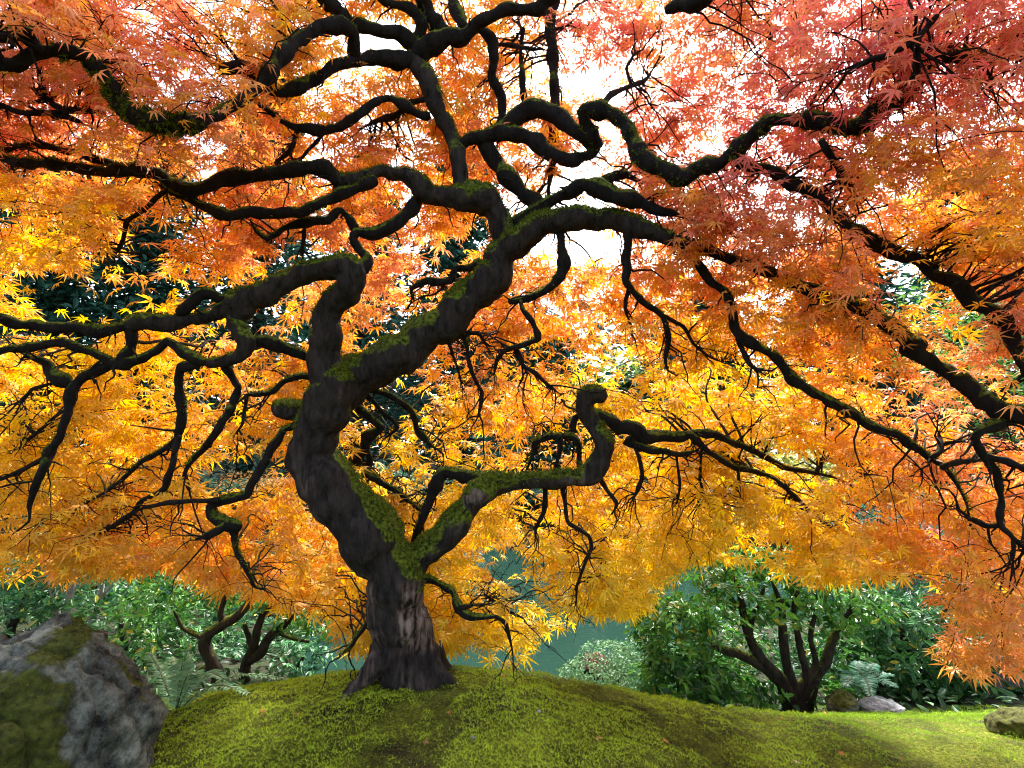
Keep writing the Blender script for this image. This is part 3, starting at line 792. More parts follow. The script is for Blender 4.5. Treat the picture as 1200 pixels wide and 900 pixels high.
build_mask()
rng = np.random.default_rng(5)
P, U, N, S_, Cc, TT, SPRAYS = foliage(12200, rng)
import sys; print("sprays", len(SPRAYS), "leaves", len(P))
qx, qy, qd = project(P)
bands = [("foliage", (TT < 0.8), "pinkish red leaves in the crown's upper right"),
         ("foliage", (TT >= 0.8) & (TT < 1.75), "salmon orange leaves"),
         ("foliage", (TT >= 1.75) & (TT < 2.75), "bright orange leaves"),
         ("foliage", (TT >= 2.75), "golden yellow leaves hanging low")]
for nm, mk, lb in bands:
    v, f, c = maple_leaves(P[mk], U[mk], N[mk], S_[mk], Cc[mk], rng)
    o = link(nm, mesh_np(nm, v, f, c, False), M_MAPLE, tree)
    o["label"] = lb

# ------------------------------------------------------------------ fine twigs: from the branches out to the sprays
ALLP = np.concatenate([c for c, r, k in SKEL[5:]]); ALLR = np.concatenate([r for c, r, k in SKEL[5:]])
def twig_path(a, b, rng, n=12, sag=0.1, amp=0.12):
    t = np.linspace(0, 1, n)[:, None]
    L = np.linalg.norm(b - a)
    q = np.concatenate([t * 4 + rng.uniform(0, 99), np.full_like(t, rng.uniform(0, 99)), np.zeros_like(t)], 1)
    w = np.stack([fbm(q, 3, 1), fbm(q + 31, 3, 2), fbm(q + 57, 3, 3)], -1) * amp * L * np.sin(np.pi * np.minimum(t, 0.999) * 0.85)
    return a + (b - a) * t + w + np.array([0, 0, 1]) * sag * L * np.sin(np.pi * t)
tw = Pile()
sel = rng.choice(len(SPRAYS), min(1150, len(SPRAYS)), replace=False)
for i in sel:
    s = SPRAYS[i]
    d = np.linalg.norm(ALLP - s, axis=1) + 0.35 * np.maximum(0, s[2] - ALLP[:, 2])
    j = rng.choice(np.argsort(d)[:24])
    L = np.linalg.norm(ALLP[j] - s)
    if L > 1.3 or L < 0.04: continue
    path = twig_path(ALLP[j], s, rng, max(7, int(L * 22)))
    r0 = min(ALLR[j] * 0.6, 0.0022 + 0.006 * L)
    v, f = tube(path, np.linspace(r0, 0.0013, len(path)), 5)
    tw.add(v, f)
    for _ in range(rng.integers(1, 4)):      # side twigs
        kk = rng.integers(2, len(path) - 1)
        e = path[kk] + rng.normal(0, 1, 3) * np.array([.13, .13, .07]) + np.array([0, 0, -0.03])
        pp = twig_path(path[kk], e, rng, 6)
        v, f = tube(pp, np.linspace(r0 * 0.5, 0.0011, 6), 4)
        tw.add(v, f)
for c_, r_, k_ in SKEL[len(SCAFFOLD):]:
    if r_[-1] > 0.02: continue
    dr = norm(c_[-1] - c_[max(-9, -len(c_))])
    for _ in range(rng.integers(3, 6)):
        kk = rng.integers(max(1, int(len(c_) * .6)), len(c_))
        e = c_[kk] + (dr + rng.normal(0, .65, 3) + np.array([0, 0.15, -.15])) * rng.uniform(.08, .26)
        pp = twig_path(c_[kk], e, rng, 9, .03, .2)
        v, f = tube(pp, np.linspace(min(r_[kk] * .7, .0055), .0011, 9), 5)
        tw.add(v, f)
        for _ in range(2):
            q_ = pp[rng.integers(3, 8)]
            v, f = tube(twig_path(q_, q_ + rng.normal(0, .05, 3) + (dr * .05), rng, 5), np.linspace(.0024, .001, 5), 4)
            tw.add(v, f)
# knobbly spurs on the older branches
for i in range(420):
    j = rng.integers(len(ALLP))
    e = ALLP[j] + rng.normal(0, 1, 3) * np.array([.07, .07, .06]) + np.array([0, 0, -0.05])
    pp = twig_path(ALLP[j], e, rng, 7, 0.05, 0.25)
    v, f = tube(pp, np.linspace(min(0.007, ALLR[j] * 0.5), 0.0016, 7), 5)
    tw.add(v, f)
o = tw.build("twigs", M_TWIG, tree, True, False)
o["label"] = "fine dark twigs carrying the leaves"

# moss fuzz on the upper side of trunk and older branches
def fuzz(pos, nor, n, rng, h=(0.006, 0.016)):
    idx = rng.integers(0, len(pos), n)
    p, nn = pos[idx] + rng.normal(0, 0.003, (n, 3)), nor[idx]
    d = norm(nn + rng.normal(0, 0.45, (n, 3)) + np.array([0, 0, -0.1]))
    hh = rng.uniform(*h, n)[:, None]
    s = norm(np.cross(d, rng.normal(0, 1, (n, 3)))) * rng.uniform(0.0012, 0.0026, n)[:, None]
    v = np.stack([p - s, p + s, p + d * hh], 1).reshape(-1, 3)
    f = np.arange(n * 3).reshape(-1, 3)
    t = rng.random(n)[:, None]
    c = np.array([0.025, 0.032, 0.005]) * (1 - t) + np.array([0.20, 0.24, 0.018]) * t
    return v, f, np.repeat(c, 3, 0)
mk = (TR_NO[:, 2] + 0.9 * fbm(TR_CO * 5.5, 3, 71) - 1.5 * bare) > 0.42
fz = Pile()
v, f, c = fuzz(TR_CO[mk], TR_NO[mk], 42000, rng)
fz.add(v, f, c)
bp_, bn_ = [], []
for (c_, r_, k_) in SKEL[len(SCAFFOLD):]:
    if r_.max() < 0.02: continue
    t_ = norm(np.gradient(c_, axis=0))
    for a_ in np.linspace(-1.3, 1.3, 7):
        side = norm(np.cross(t_, np.array([0, 0, 1.0]))); up = np.cross(side, t_)
        nn = up * math.cos(a_) + side * math.sin(a_)
        bp_.append(c_ + nn * r_[:, None] * 0.95); bn_.append(nn)
bp_, bn_ = np.concatenate(bp_), np.concatenate(bn_)
mk = fbm(bp_ * 6, 3, 73) + 0.3 * bn_[:, 2] > 0.22
v, f, c = fuzz(bp_[mk], bn_[mk], 30000, rng)
fz.add(v, f, c)
# shaggy hanging moss under the thick near branches
near = [0, 16]
for bi in near:
    c_, r_, _ = SKEL[len(SCAFFOLD) + bi]
    ok = r_ > 0.028
    if ok.sum() < 3: continue
    cc = np.repeat(c_[ok], 12, 0); dirs = norm(rng.normal(0, 1, cc.shape))
    v, f, c = fuzz(cc + dirs * np.repeat(r_[ok], 12)[:, None] * 0.9, dirs, 9000, rng, (0.008, 0.022))
    fz.add(v, f, c)
fz.build("moss", M_FUZZ, tree, False)["label"] = "green moss on trunk and branches"

# ------------------------------------------------------------------ shrubs, ferns, rocks
def leaf_quads(P, U, N, L, Wd, col, fold=0.12):
    """elliptic leaf of six vertices, folded along the midrib"""
    U = norm(U - N * (U * N).sum(1, keepdims=True)); V = np.cross(N, U)
    L = L[:, None]; Wd = Wd[:, None]
    lift = N * Wd * fold
    a = P; b_ = P + U * L * 0.33 + V * Wd + lift; c = P + U * L * 0.72 + V * Wd * 0.8 + lift
    t = P + U * L - N * L * 0.1; d = P + U * L * 0.72 - V * Wd * 0.8 + lift; e = P + U * L * 0.33 - V * Wd + lift
    v = np.stack([a, b_, c, t, d, e], 1).reshape(-1, 3)
    i = np.arange(len(P))[:, None] * 6
    f = np.concatenate([i + np.array([[0, 1, 2, 3]]), i + np.array([[0, 3, 4, 5]])])
    return v, f, np.repeat(col, 6, 0)

def blob_points(blobs, n, rng, shell=0.55):
    """points in the outer part of several ellipsoids (cx,cy,cz,rx,ry,rz)"""
    blobs = np.asarray(blobs, float)
    w = blobs[:, 3] * blobs[:, 4] + blobs[:, 5] * blobs[:, 3]; w /= w.sum()
    k = rng.choice(len(blobs), n, p=w)
    d = norm(rng.normal(0, 1, (n, 3)))
    r = shell + (1 - shell) * rng.random(n) ** 0.6
    r = r * (1 + 0.28 * fbm(d * 2.3 + k[:, None] * 7.0, 3, 91))
    return blobs[k, :3] + d * r[:, None] * blobs[k, 3:6], d

def whorl_shrub(name, label, base, blobs, nwhorl, leafL, cols, stems, mat=M_SHRUB, group=None, stem_mat=None, cat="shrub"):
    base = np.asarray(base, float)
    o = thing(name, label, cat, tuple(base), group)
    C, D = blob_points(blobs, nwhorl, rng)
    C = C + base
    k = 7
    n = nwhorl * k
    ax = norm(D * np.array([.7, .7, .4]) + np.array([0, 0, 0.7]) + rng.normal(0, .3, D.shape))
    axr = np.repeat(ax, k, 0)
    rad = norm(np.cross(axr, rng.normal(0, 1, (n, 3))))
    U = norm(rad + axr * rng.uniform(-0.25, 0.5, n)[:, None] + np.array([0, 0, -0.15]))
    N = norm(axr - U * (axr * U).sum(1, keepdims=True) + rng.normal(0, .12, (n, 3)))
    L = leafL * rng.uniform(0.6, 1.15, n)
    cols = np.asarray(cols, float)
    ci = rng.random(nwhorl)
    cw = cols[0] * (1 - ci[:, None]) + cols[1] * ci[:, None]
    col = np.repeat(cw, k, 0) * rng.uniform(0.75, 1.2, n)[:, None]
    if len(cols) > 2:
        yl = rng.random(n) < 0.03
        col[yl] = cols[2]
    v, f, c = leaf_quads(np.repeat(C, k, 0) + rng.normal(0, leafL * 0.25, (n, 3)), U, N, L, L * 0.17, col)
    link("foliage", mesh_np("foliage", v, f, c, False), mat, o)
    for st in stems:                       # each stem a part of its own
        st = np.asarray(st, float)
        cl = catmull(st, 0.03)
        cl[:, :3] += fbm(cl[:, :3] * 9, 2, 3)[:, None] * 0.012
        v, f = tube(cl[:, :3] + base, np.maximum(cl[:, 3], 0.003), 10, 3, 0.2)
        p = Pile(); p.add(v, f); p.build("stem", stem_mat or M_STEM, o, True, False)
    return o

def Wl(px, py, d, base):
    return W(px, py, d) - np.asarray(base)

def pix_stems(base, lst, d):
    out = []
    for pts in lst:
        q = []
        for (px, py, r, *dd) in pts:
            dep = dd[0] if dd else d
            q.append((*Wl(px, py, dep, base), r * dep / FOCAL))
        out.append(q)
    return out

def pix_blobs(base, lst):
    out = []
    for (px, py, d, rx, ry, rz) in lst:       # radii in pixels across, metres deep, pixels high
        c = Wl(px, py, d, base)
        out.append((*c, rx * d / FOCAL, ry, rz * d / FOCAL))
    return out

G1, G2, G3 = (0.016, 0.075, 0.012), (0.085, 0.25, 0.028), (0.30, 0.28, 0.03)
# the rhododendron right of the pond
bd = W(930, 822, 4.0)
whorl_shrub("rhododendron", "many stemmed green rhododendron with bare mossy trunks by the pond", bd,
    pix_blobs(bd, [(900,685,4.1,80,.40,38),(830,705,4.0,60,.4,45),(975,700,4.2,60,.4,40),(790,745,3.9,45,.3,50),(880,660,4.2,50,.3,20),(800,795,3.8,60,.25,35),(850,760,4.5,60,.3,50),(940,660,4.4,50,.3,20),(780,790,4.1,40,.3,40),(770,735,4.1,35,.3,40),(840,800,4.3,50,.3,30),(990,770,4.5,40,.25,40),(800,770,3.9,50,.3,50),(775,815,4.0,40,.25,30),(860,810,3.9,40,.2,25),(893,818,3.9,30,.15,14),(975,812,4.0,35,.15,16)]),
    1250, 0.078, (G1, G2, G3),
    pix_stems(bd, [
        [(930,846,10.8),(925,822,9.4),(915,795,7.9),(895,775,6.5),(883,755,5.8),(873,730,4.3),(868,700,3.6),(862,675,2.2)],
        [(932,846,9.9),(930,818,8.6),(905,790,6.5),(875,770,5.8),(850,762,5.0),(830,757,3.6),(805,765,2.2)],
        [(935,846,9.1),(935,820,7.9),(925,790,5.8),(920,765,5.0),(917,740,5.0),(915,710,3.6),(905,680,2.2)],
        [(937,846,8.3),(940,820,7.2),(945,790,5.0),(940,770,4.3),(935,745,3.6),(930,715,2.9),(935,690,2.2)],
        [(941,846,8.3),(948,820,7.2),(955,795,5.8),(968,775,5.8),(976,750,5.0),(985,735,4.3),(997,715,3.6),(1003,695,2.2)],
        [(932,846,7.5),(930,815,6.5),(955,780,3.6),(950,745,2.9),(958,710,2.2)],
        [(897,778,4.3),(880,745,3.6),(885,715,2.9),(895,690,2.2)]], 4.0))
bd = W(960, 805, 5.2)
whorl_shrub("broadleaf_shrub", "dark leafy undergrowth shrub behind the rhododendron's bare stems", bd,
    pix_blobs(bd, [(900,765,5.2,70,.4,40),(980,770,5.2,70,.4,40),(1040,775,5.0,50,.35,35),(850,790,5.0,50,.35,30),(960,800,4.9,60,.3,20)]),
    420, 0.085, ((0.010, 0.05, 0.016), (0.05, 0.17, 0.045), G3),
    pix_stems(bd, [[(960,815,6),(950,780,4),(935,745,3)], [(965,815,6),(985,780,4),(1000,750,3)]], 5.2))
# broad shrub farther right
bd = W(1060, 800, 4.6)
whorl_shrub("broadleaf_shrub", "dense dark green shrub beside the rhododendron at right", bd,
    pix_blobs(bd, [(1050,745,4.6,65,.45,50),(1015,715,4.7,45,.4,40),(1095,760,4.6,55,.4,45),(1130,720,4.9,60,.4,50),(1040,785,4.5,60,.3,35),(1000,790,4.8,50,.3,30),(1095,790,4.5,50,.3,25),(1150,780,4.6,50,.3,30)]),
    950, 0.085, ((0.010, 0.055, 0.014), (0.045, 0.16, 0.03), G3),
    pix_stems(bd, [[(1060,815,8),(1050,780,6),(1040,740,4),(1020,715,2)], [(1070,815,8),(1080,770,6),(1095,735,4),(1110,710,2)], [(1065,815,7),(1062,770,5),(1058,735,3)]], 4.6))
bd = W(1190, 800, 5.0)
whorl_shrub("broadleaf_shrub", "low dark shrub on the bank at the right edge behind the lawn", bd,
    pix_blobs(bd, [(1130,775,5.0,60,.4,40),(1200,765,5.0,70,.4,45),(1280,760,5.0,80,.4,50),(1170,730,5.4,80,.4,40),(1360,750,5.2,80,.5,60)]),
    480, 0.085, ((0.008, 0.04, 0.014), (0.035, 0.12, 0.03)),
    pix_stems(bd, [[(1190,815,7),(1180,780,5),(1165,750,3)], [(1200,815,7),(1215,780,5),(1235,745,3)]], 5.0))
bd = W(1150, 770, 6.0)
whorl_shrub("broadleaf_shrub", "pale green shrub half hidden behind the drooping orange leaves at right", bd,
    pix_blobs(bd, [(1060,640,6.4,80,.7,50),(1150,680,6.0,70,.6,70),(1000,610,7.0,60,.6,30),(1220,660,6.0,70,.6,70),(1100,590,7.4,90,.6,30)]),
    420, 0.10, ((0.025, 0.10, 0.07), (0.08, 0.22, 0.12)),
    pix_stems(bd, [[(1150,800,8),(1140,740,6),(1120,690,4)], [(1160,800,8),(1175,740,6),(1190,680,4)]], 6.0))

# clipped low azalea, small leaves
def clipped_shrub(name, label, base, blobs, n, leaf, cols, mat=M_SOFT, group=None):
    base = np.asarray(base, float)
    o = thing(name, label, "shrub", tuple(base), group)
    C, D = blob_points(blobs, n, rng, 0.86)
    U = norm(np.cross(D, rng.normal(0, 1, D.shape)) + D * 0.5)
    Nn = norm(D + rng.normal(0, .45, D.shape))
    cols = np.asarray(cols, float); t = rng.random(n)[:, None]
    col = (cols[0] * (1 - t) + cols[1] * t)
    L = leaf * rng.uniform(.6, 1.2, n)
    v, f, c = leaf_quads(C + base, U, Nn, L, L * .24, col)
    link("foliage", mesh_np("foliage", v, f, c, False), mat, o)
    p = Pile()
    for _ in range(9):
        e = C[rng.integers(n)] * 0.8
        pth = twig_path(np.array([rng.normal(0, .05), rng.normal(0, .05), -0.1]), e, rng, 8)
        v, f = tube(pth + base, np.linspace(.012, .004, 8), 6); p.add(v, f)
    p.build("stems", M_STEM, o, True, False)
    return o
bd = W(725, 815, 4.5)
clipped_shrub("azalea", "low clipped pale green azalea mound at the pond edge", bd,
    pix_blobs(bd, [(720,805,4.5,58,.42,45),(770,795,4.6,55,.4,50),(695,812,4.5,45,.35,36)]), 9000, 0.034, ((0.04, 0.12, 0.045), (0.15, 0.28, 0.11)))
bd = W(698, 782, 4.75)
clipped_shrub("heather", "small dusky pink heather patch at the azalea's left edge", bd,
    pix_blobs(bd, [(698,776,4.75,16,.12,8)]), 700, 0.022, ((0.25, 0.06, 0.09), (0.40, 0.14, 0.16)))

# left: twisted little trees and shrubs down the bank
bd = W(248, 806, 4.3)
whorl_shrub("twisted_shrub", "dark twisted shrub trunk leaning right behind the fern", bd,
    pix_blobs(bd, [(215,690,4.6,60,.4,35),(290,690,4.7,50,.4,25),(180,720,4.4,40,.35,35),(240,670,5.0,60,.4,25)]), 300, 0.075, (G1, G2, G3),
    pix_stems(bd, [[(250,815,7.0),(256,795,7.0),(249,775,7.0),(240,755,7.0),(246,742,6.2),(262,731,6.2),(278,722,5.5),(290,708,4.7),(296,692,3.1),(300,670,2.3)],
                   [(262,731,4.7),(258,715,3.9),(264,700,3.1),(262,680,2.3)], [(248,780,4.7),(236,785,3.9),(222,798,3.1)], [(242,750,3.1),(228,742,3.1),(215,735,2.3),(205,715,1.6)]], 4.3))
bd = W(288, 795, 4.6)
whorl_shrub("twisted_shrub", "forked mossy shrub trunk right of the dark twisted one", bd,
    pix_blobs(bd, [(340,705,4.8,45,.4,30),(300,690,5.0,55,.4,20),(370,720,4.9,40,.3,25)]), 190, 0.075, (G1, G2, G3),
    pix_stems(bd, [[(287,800,6.2),(288,780,6.2),(296,760,5.5),(303,735,4.7),(309,718,3.9),(318,710,3.1),(326,705,2.3)],
                   [(290,775,6.2),(305,765,6.2),(313,750,5.5),(325,738,5.5),(336,728,4.7),(345,715,2.3)], [(325,740,2.3),(345,748,2.3),(362,752,1.6)], [(295,760,3.1),(291,745,3.1),(288,730,2.3)]], 4.6))
bd = W(110, 780, 5.2)
whorl_shrub("bank_shrub", "bright green leafy shrub behind the boulder", bd,
    pix_blobs(bd, [(150,735,5.2,60,.5,35),(200,755,5.0,45,.4,30),(110,700,5.6,60,.5,30),(230,725,5.6,60,.5,30),(60,690,5.8,60,.5,30)]), 420, 0.085, ((0.012, 0.06, 0.014), (0.07, 0.20, 0.035), G3),
    pix_stems(bd, [[(150,800,5),(148,760,4),(140,725,3)], [(160,800,5),(175,760,4),(190,730,3)]], 5.2))
bd = W(-20, 790, 5.8)
whorl_shrub("bank_shrub", "dark green shrub at the left edge behind the boulder", bd,
    pix_blobs(bd, [(-40,700,5.8,80,.5,50),(40,720,5.8,60,.5,40),(-120,720,5.8,80,.5,60),(60,660,6.2,50,.4,30)]), 420, 0.09, ((0.010, 0.045, 0.016), (0.04, 0.13, 0.035)),
    pix_stems(bd, [[(-20,800,6),(-25,740,5),(-40,690,3)], [(-10,800,6),(10,745,5),(30,700,3)]], 5.8))
bd = W(330, 800, 5.3)
whorl_shrub("bank_shrub", "pale green shrub behind the forked trunk beside the water", bd,
    pix_blobs(bd, [(280,775,5.3,50,.4,25),(345,772,5.2,40,.35,22),(310,745,5.8,60,.4,25),(250,760,5.6,50,.4,30)]), 300, 0.08, ((0.018, 0.085, 0.03), (0.09, 0.24, 0.08)),
    pix_stems(bd, [[(330,815,4),(325,785,3),(315,765,2)], [(335,815,4),(345,790,3),(355,770,2)]], 5.3))
bd = W(300, 760, 6.6)
whorl_shrub("bank_shrub", "dark green shrub farther back on the left bank under the orange leaves", bd,
    pix_blobs(bd, [(300,680,6.6,90,.6,40),(200,670,6.8,80,.6,40),(120,665,7.2,80,.6,35),(30,670,7.0,80,.6,45),(380,690,6.8,50,.5,40)]), 560, 0.10, ((0.015, 0.06, 0.035), (0.05, 0.15, 0.06)),
    pix_stems(bd, [[(200,790,5),(205,730,4),(215,690,3)], [(300,790,5),(310,730,4),(330,700,3)]], 6.6))
# slender pale trunks left of the shrub
for i, (lab, pts) in enumerate([
    ("slender pale trunk forking near its top, left of the other bare stems", [(66,790,5),(66,730,4.5),(65,705,4),(60,685,3.5),(57,660,3)]),
    ("straight slender pale trunk between two other bare stems above the boulder", [(78,790,5),(79,725,4.5),(82,700,4),(86,675,3.5),(88,640,3)]),
    ("slender pale trunk leaning right, the right one of the bare stems above the boulder", [(105,790,5),(109,725,5),(116,700,4),(119,675,3),(110,640,3)])]):
    base = W(pts[0][0], pts[0][1], 5.6)
    o = thing("slender_tree", lab, "tree", tuple(base), "slender pale stems on the left bank")
    st = np.asarray(pix_stems(base, [pts], 5.6)[0]); cl = catmull(st, .05)
    v, f = tube(cl[:, :3] + base, cl[:, 3], 8, i, .15); p = Pile(); p.add(v, f)
    p.build("trunk", M_PALESTEM, o, True, False)
    tp = np.array(pts[-1][:2]); 
    C, D = blob_points(pix_blobs(base, [(tp[0], tp[1] - 15, 5.7, 40, .35, 28)]), 500, rng, 0.3)
    n_ = len(C); t_ = rng.random(n_)[:, None]
    v, f, c = leaf_quads(C + base, norm(rng.normal(0, 1, (n_, 3))), norm(rng.normal(0, .6, (n_, 3)) + [0, 0, 1]), np.full(n_, .07), np.full(n_, .016), np.array(G1) * (1 - t_) + np.array(G2) * t_)
    link("foliage", mesh_np("foliage", v, f, c, False), M_SOFT, o)
    e = cl[int(len(cl) * .55)]
    pth = twig_path(e[:3], e[:3] + np.array([.25 if i != 1 else -.2, 0, .3]), rng, 8, .05)
    v, f = tube(pth + base, np.linspace(.02, .006, 8), 6); p = Pile(); p.add(v, f); p.build("branch", M_PALESTEM, o, True, False)

def ground_cover():
    N = 9000
    y = 3.6 + 6.0 * rng.random(N) ** 1.5
    x = rng.uniform(-0.9, 1.05, N) * y * 1.05 + .2
    z = ground_z(x, y)
    lw_ = np.maximum(sstep(4.0, 3.3, y), sstep(.9, 1.5, x) * sstep(4.5, 3.9, y)) * sstep(-2.2, -1.2, x + .25 * (y - 3))
    k_ = (z > WATER_Z + .03) & (rng.random(N) > lw_ * 1.4) & (fbm(np.stack([x * 1.5, y * 1.5, x * 0], -1), 3, 99) > -.25)
    x, y, z = x[k_], y[k_], z[k_]
    m_ = len(x)
    t = rng.random(m_)[:, None]
    P_ = np.stack([x, y, z + .02 + .09 * rng.random(m_)], -1)
    v, f, c = leaf_quads(P_, rng.normal(0, 1, (m_, 3)) + [0, 0, .5], norm(rng.normal(0, .45, (m_, 3)) + [0, 0, 1]), rng.uniform(.05, .12, m_), rng.uniform(.012, .024, m_), np.array([.008, .035, .012]) * (1 - t) + np.array([.05, .15, .03]) * t)
    o = link("ground_cover", mesh_np("ground_cover", v, f, c, False), M_SOFT)
    tag(o, "low green ground cover on the banks under the shrubs", "ground cover", None, "stuff")
ground_cover()

# ---- ferns
def fern(label, base, fronds, col, width=0.075):
    base = np.asarray(base, float)
    o = thing("sword_fern", label, "fern", tuple(base), "sword ferns on the bank")
    for (tip, rise) in fronds:
        tip = np.asarray(tip, float) - base
        t = np.linspace(0, 1, 46)
        L = np.linalg.norm(tip)
        c = tip[None] * t[:, None] + np.array([0, 0, 1.0]) * (rise * L * np.sin(np.pi * t ** 0.85))[:, None]
        tg = norm(np.gradient(c, axis=0))
        side = norm(np.cross(tg, np.array([0.0, 0.15, 1.0]))); up = np.cross(side, tg)
        pl = Pile()
        v, f = tube(c + base, np.linspace(.004, .001, len(c)), 5)
        pl.add(v, f, (0.10, 0.12, 0.04))
        ks = np.arange(4, 46)
        prof = np.sin(np.pi * np.clip((t[ks] - .03) / 1.05, 0, 1) ** .75) ** .7
        for s in (-1, 1):
            Pp = c[ks] + base
            Uu = norm(side[ks] * s + tg[ks] * .38 - up[ks] * .18 + rng.normal(0, .07, (len(ks), 3)))
            Nn = norm(up[ks] + rng.normal(0, .14, (len(ks), 3)))
            LL = width * prof * rng.uniform(.88, 1.08, len(ks)) + .004
            cc = np.asarray(col) * rng.uniform(.75, 1.25, len(ks))[:, None]
            v, f, c_ = leaf_quads(Pp, Uu, Nn, LL, np.full(len(ks), L / 46 * .42), cc)
            pl.add(v, f, c_)
        pl.build("frond", M_FERN, o, False)
    return o
fb = W(205, 842, 2.75)
fern("sword fern with pale arching fronds between the boulder and the mound", fb,
     [(W(222,752,2.85), .12), (W(335,796,2.9), .20), (W(200,770,3.05), .15), (W(262,795,2.6), .25), (W(232,790,2.5), .2), (W(175,765,2.9), .1), (W(290,812,2.7), .22), (W(215,775,2.6), .2)], (0.20, 0.38, 0.19), 0.062)
fb = W(1012, 812, 4.0)
fern("grey green sword fern beneath the rhododendron beside the pale stone", fb,
     [(W(985,785,4.0), .2), (W(1045,790,4.0), .2), (W(1050,805,3.8), .25), (W(1005,775,4.2), .2), (W(1025,778,4.1), .2), (W(990,805,3.8), .25), (W(1020,815,3.7), .3)], (0.14, 0.30, 0.20), 0.075)
fb = W(838, 832, 3.65)
fern("dark green sword fern in the shade under the rhododendron's left side", fb,
     [(W(838,780,3.7), .1), (W(815,795,3.6), .15), (W(860,790,3.7), .15), (W(800,815,3.5), .25), (W(872,810,3.6), .2)], (0.035, 0.13, 0.03), 0.07)

# ---- rocks
def rock_mat(name, lo, hi, moss_lo, moss_hi, amt):
    m, n, l = new_mat(name)
    out = n.new("ShaderNodeOutputMaterial"); b = n.new("ShaderNodeBsdfPrincipled")
    b.inputs["Roughness"].default_value = 0.9; b.inputs["Specular IOR Level"].default_value = 0.2
    geo = n.new("ShaderNodeNewGeometry")
    n1 = n.new("ShaderNodeTexNoise"); n1.inputs["Scale"].default_value = 9; n1.inputs["Detail"].default_value = 12; n1.inputs["Roughness"].default_value = .78
    n2 = n.new("ShaderNodeTexNoise"); n2.inputs["Scale"].default_value = 45; n2.inputs["Detail"].default_value = 6
    at = n.new("ShaderNodeAttribute"); at.attribute_name = "moss"
    l.new(geo.outputs["Position"], n1.inputs["Vector"]); l.new(geo.outputs["Position"], n2.inputs["Vector"])
    c1 = ramp(n, [(.38, lo), (.49, tuple((a + c) / 2.6 for a, c in zip(lo, hi))), (.60, hi)])
    l.new(n1.outputs[0], c1.inputs[0])
    mr = ramp(n, [(.30, moss_lo), (.7, moss_hi)]); l.new(n2.outputs[0], mr.inputs[0])
    mx = n.new("ShaderNodeMixRGB"); l.new(at.outputs["Fac"], mx.inputs[0]); l.new(c1.outputs[0], mx.inputs[1]); l.new(mr.outputs[0], mx.inputs[2])
    l.new(mx.outputs[0], b.inputs["Base Color"])
    ad = n.new("ShaderNodeMath"); ad.operation = 'MULTIPLY_ADD'; ad.inputs[1].default_value = .35
    l.new(n2.outputs[0], ad.inputs[0]); l.new(n1.outputs[0], ad.inputs[2])
    bp = n.new("ShaderNodeBump"); bp.inputs["Strength"].default_value = 1.0; bp.inputs["Distance"].default_value = .03
    l.new(ad.outputs[0], bp.inputs["Height"]); l.new(bp.outputs[0], b.inputs["Normal"])
    l.new(b.outputs[0], out.inputs[0])
    return m
M_ROCK = rock_mat("boulder_stone", (0.011, 0.012, 0.010), (0.215, 0.225, 0.18), (0.02, 0.024, 0.004), (0.10, 0.11, 0.015), .5)
M_STONE = rock_mat("pale_stone", (0.14, 0.14, 0.14), (0.45, 0.45, 0.46), (0.04, 0.07, 0.02), (0.12, 0.16, 0.03), .5)

def rock_mesh(name, center, radii, seed, rough=.18, planes=7, sub=90, moss_bias=0.0, mossfn=None, cut=(.72, .95)):
    r_ = np.random.default_rng(seed)
    th = np.linspace(0.0001, np.pi - .0001, sub // 2); ph = np.linspace(0, 2 * np.pi, sub, endpoint=False)
    T, Ph = np.meshgrid(th, ph, indexing='ij')
    d = np.stack([np.sin(T) * np.cos(Ph), np.sin(T) * np.sin(Ph), np.cos(T)], -1).reshape(-1, 3)
    rad = np.ones(len(d))
    for _ in range(planes):                 # facets
        pn = norm(r_.normal(0, 1, 3)); h = r_.uniform(*cut)
        dt = d @ pn
        rad = np.where(dt > 1e-3, np.minimum(rad, h / np.maximum(dt, 1e-3)), rad)
    rad = rad * (1 + rough * .35 * fbm(d * 13, 5, seed + 3) * (sub > 100) + rough * fbm(d * 1.7, 4, seed) + rough * .45 * fbm(d * 6, 4, seed + 5) - rough * .5 * np.maximum(0, .16 - np.abs(vnoise(d * 3.1, seed + 9))) * 4)
    v = np.asarray(center) + d * rad[:, None] * np.asarray(radii)
    a, b_ = len(th), len(ph)
    i = np.arange(a - 1)[:, None] * b_; j = np.arange(b_)[None]; k = (j + 1) % b_
    f = np.stack([i + j, i + b_ + j, i + b_ + k, i + k], -1).reshape(-1, 4)
    if mossfn is None:
        ms = sstep(.35, .75, d[:, 2] + .8 * fbm(v * 6, 3, seed) + moss_bias)
    else:
        ms = mossfn(v, d)
    return mesh_np(name, v, f, None, True, {"moss": ms}), v, d, ms

def boulder_moss(v, d):
    px, py, dd = project(v)
    q = fbm(v * 7, 4, 21)
    side = sstep(105, 45, px + 30 * q) * sstep(765, 800, py + 20 * q)
    top = sstep(40, 5, np.abs(px - 85 + (py - 745) * .9) + 30 * q) * sstep(800, 760, py) * .9
    m_ = np.maximum(np.maximum(side, top), .8 * sstep(.2, .6, q))
    return sstep(.38, .62, m_ + .55 * fbm(v * 34, 3, 23))
bc = W(-16, 905, 1.95)
me, bv, bdn, bms = rock_mesh("boulder", bc, (.50, .50, .50), 4, .16, 6, 260, 0, boulder_moss, (.80, .98))
bo = link("boulder", me, M_ROCK)
tag(bo, "large grey boulder with dark moss patches at the mound's left foot", "boulder")
v, f, c = fuzz(bv[bms > .6], bdn[bms > .6], 16000, rng, (.005, .014))
o = link("moss", mesh_np("moss", v, f, c * .8, False), M_FUZZ, bo)

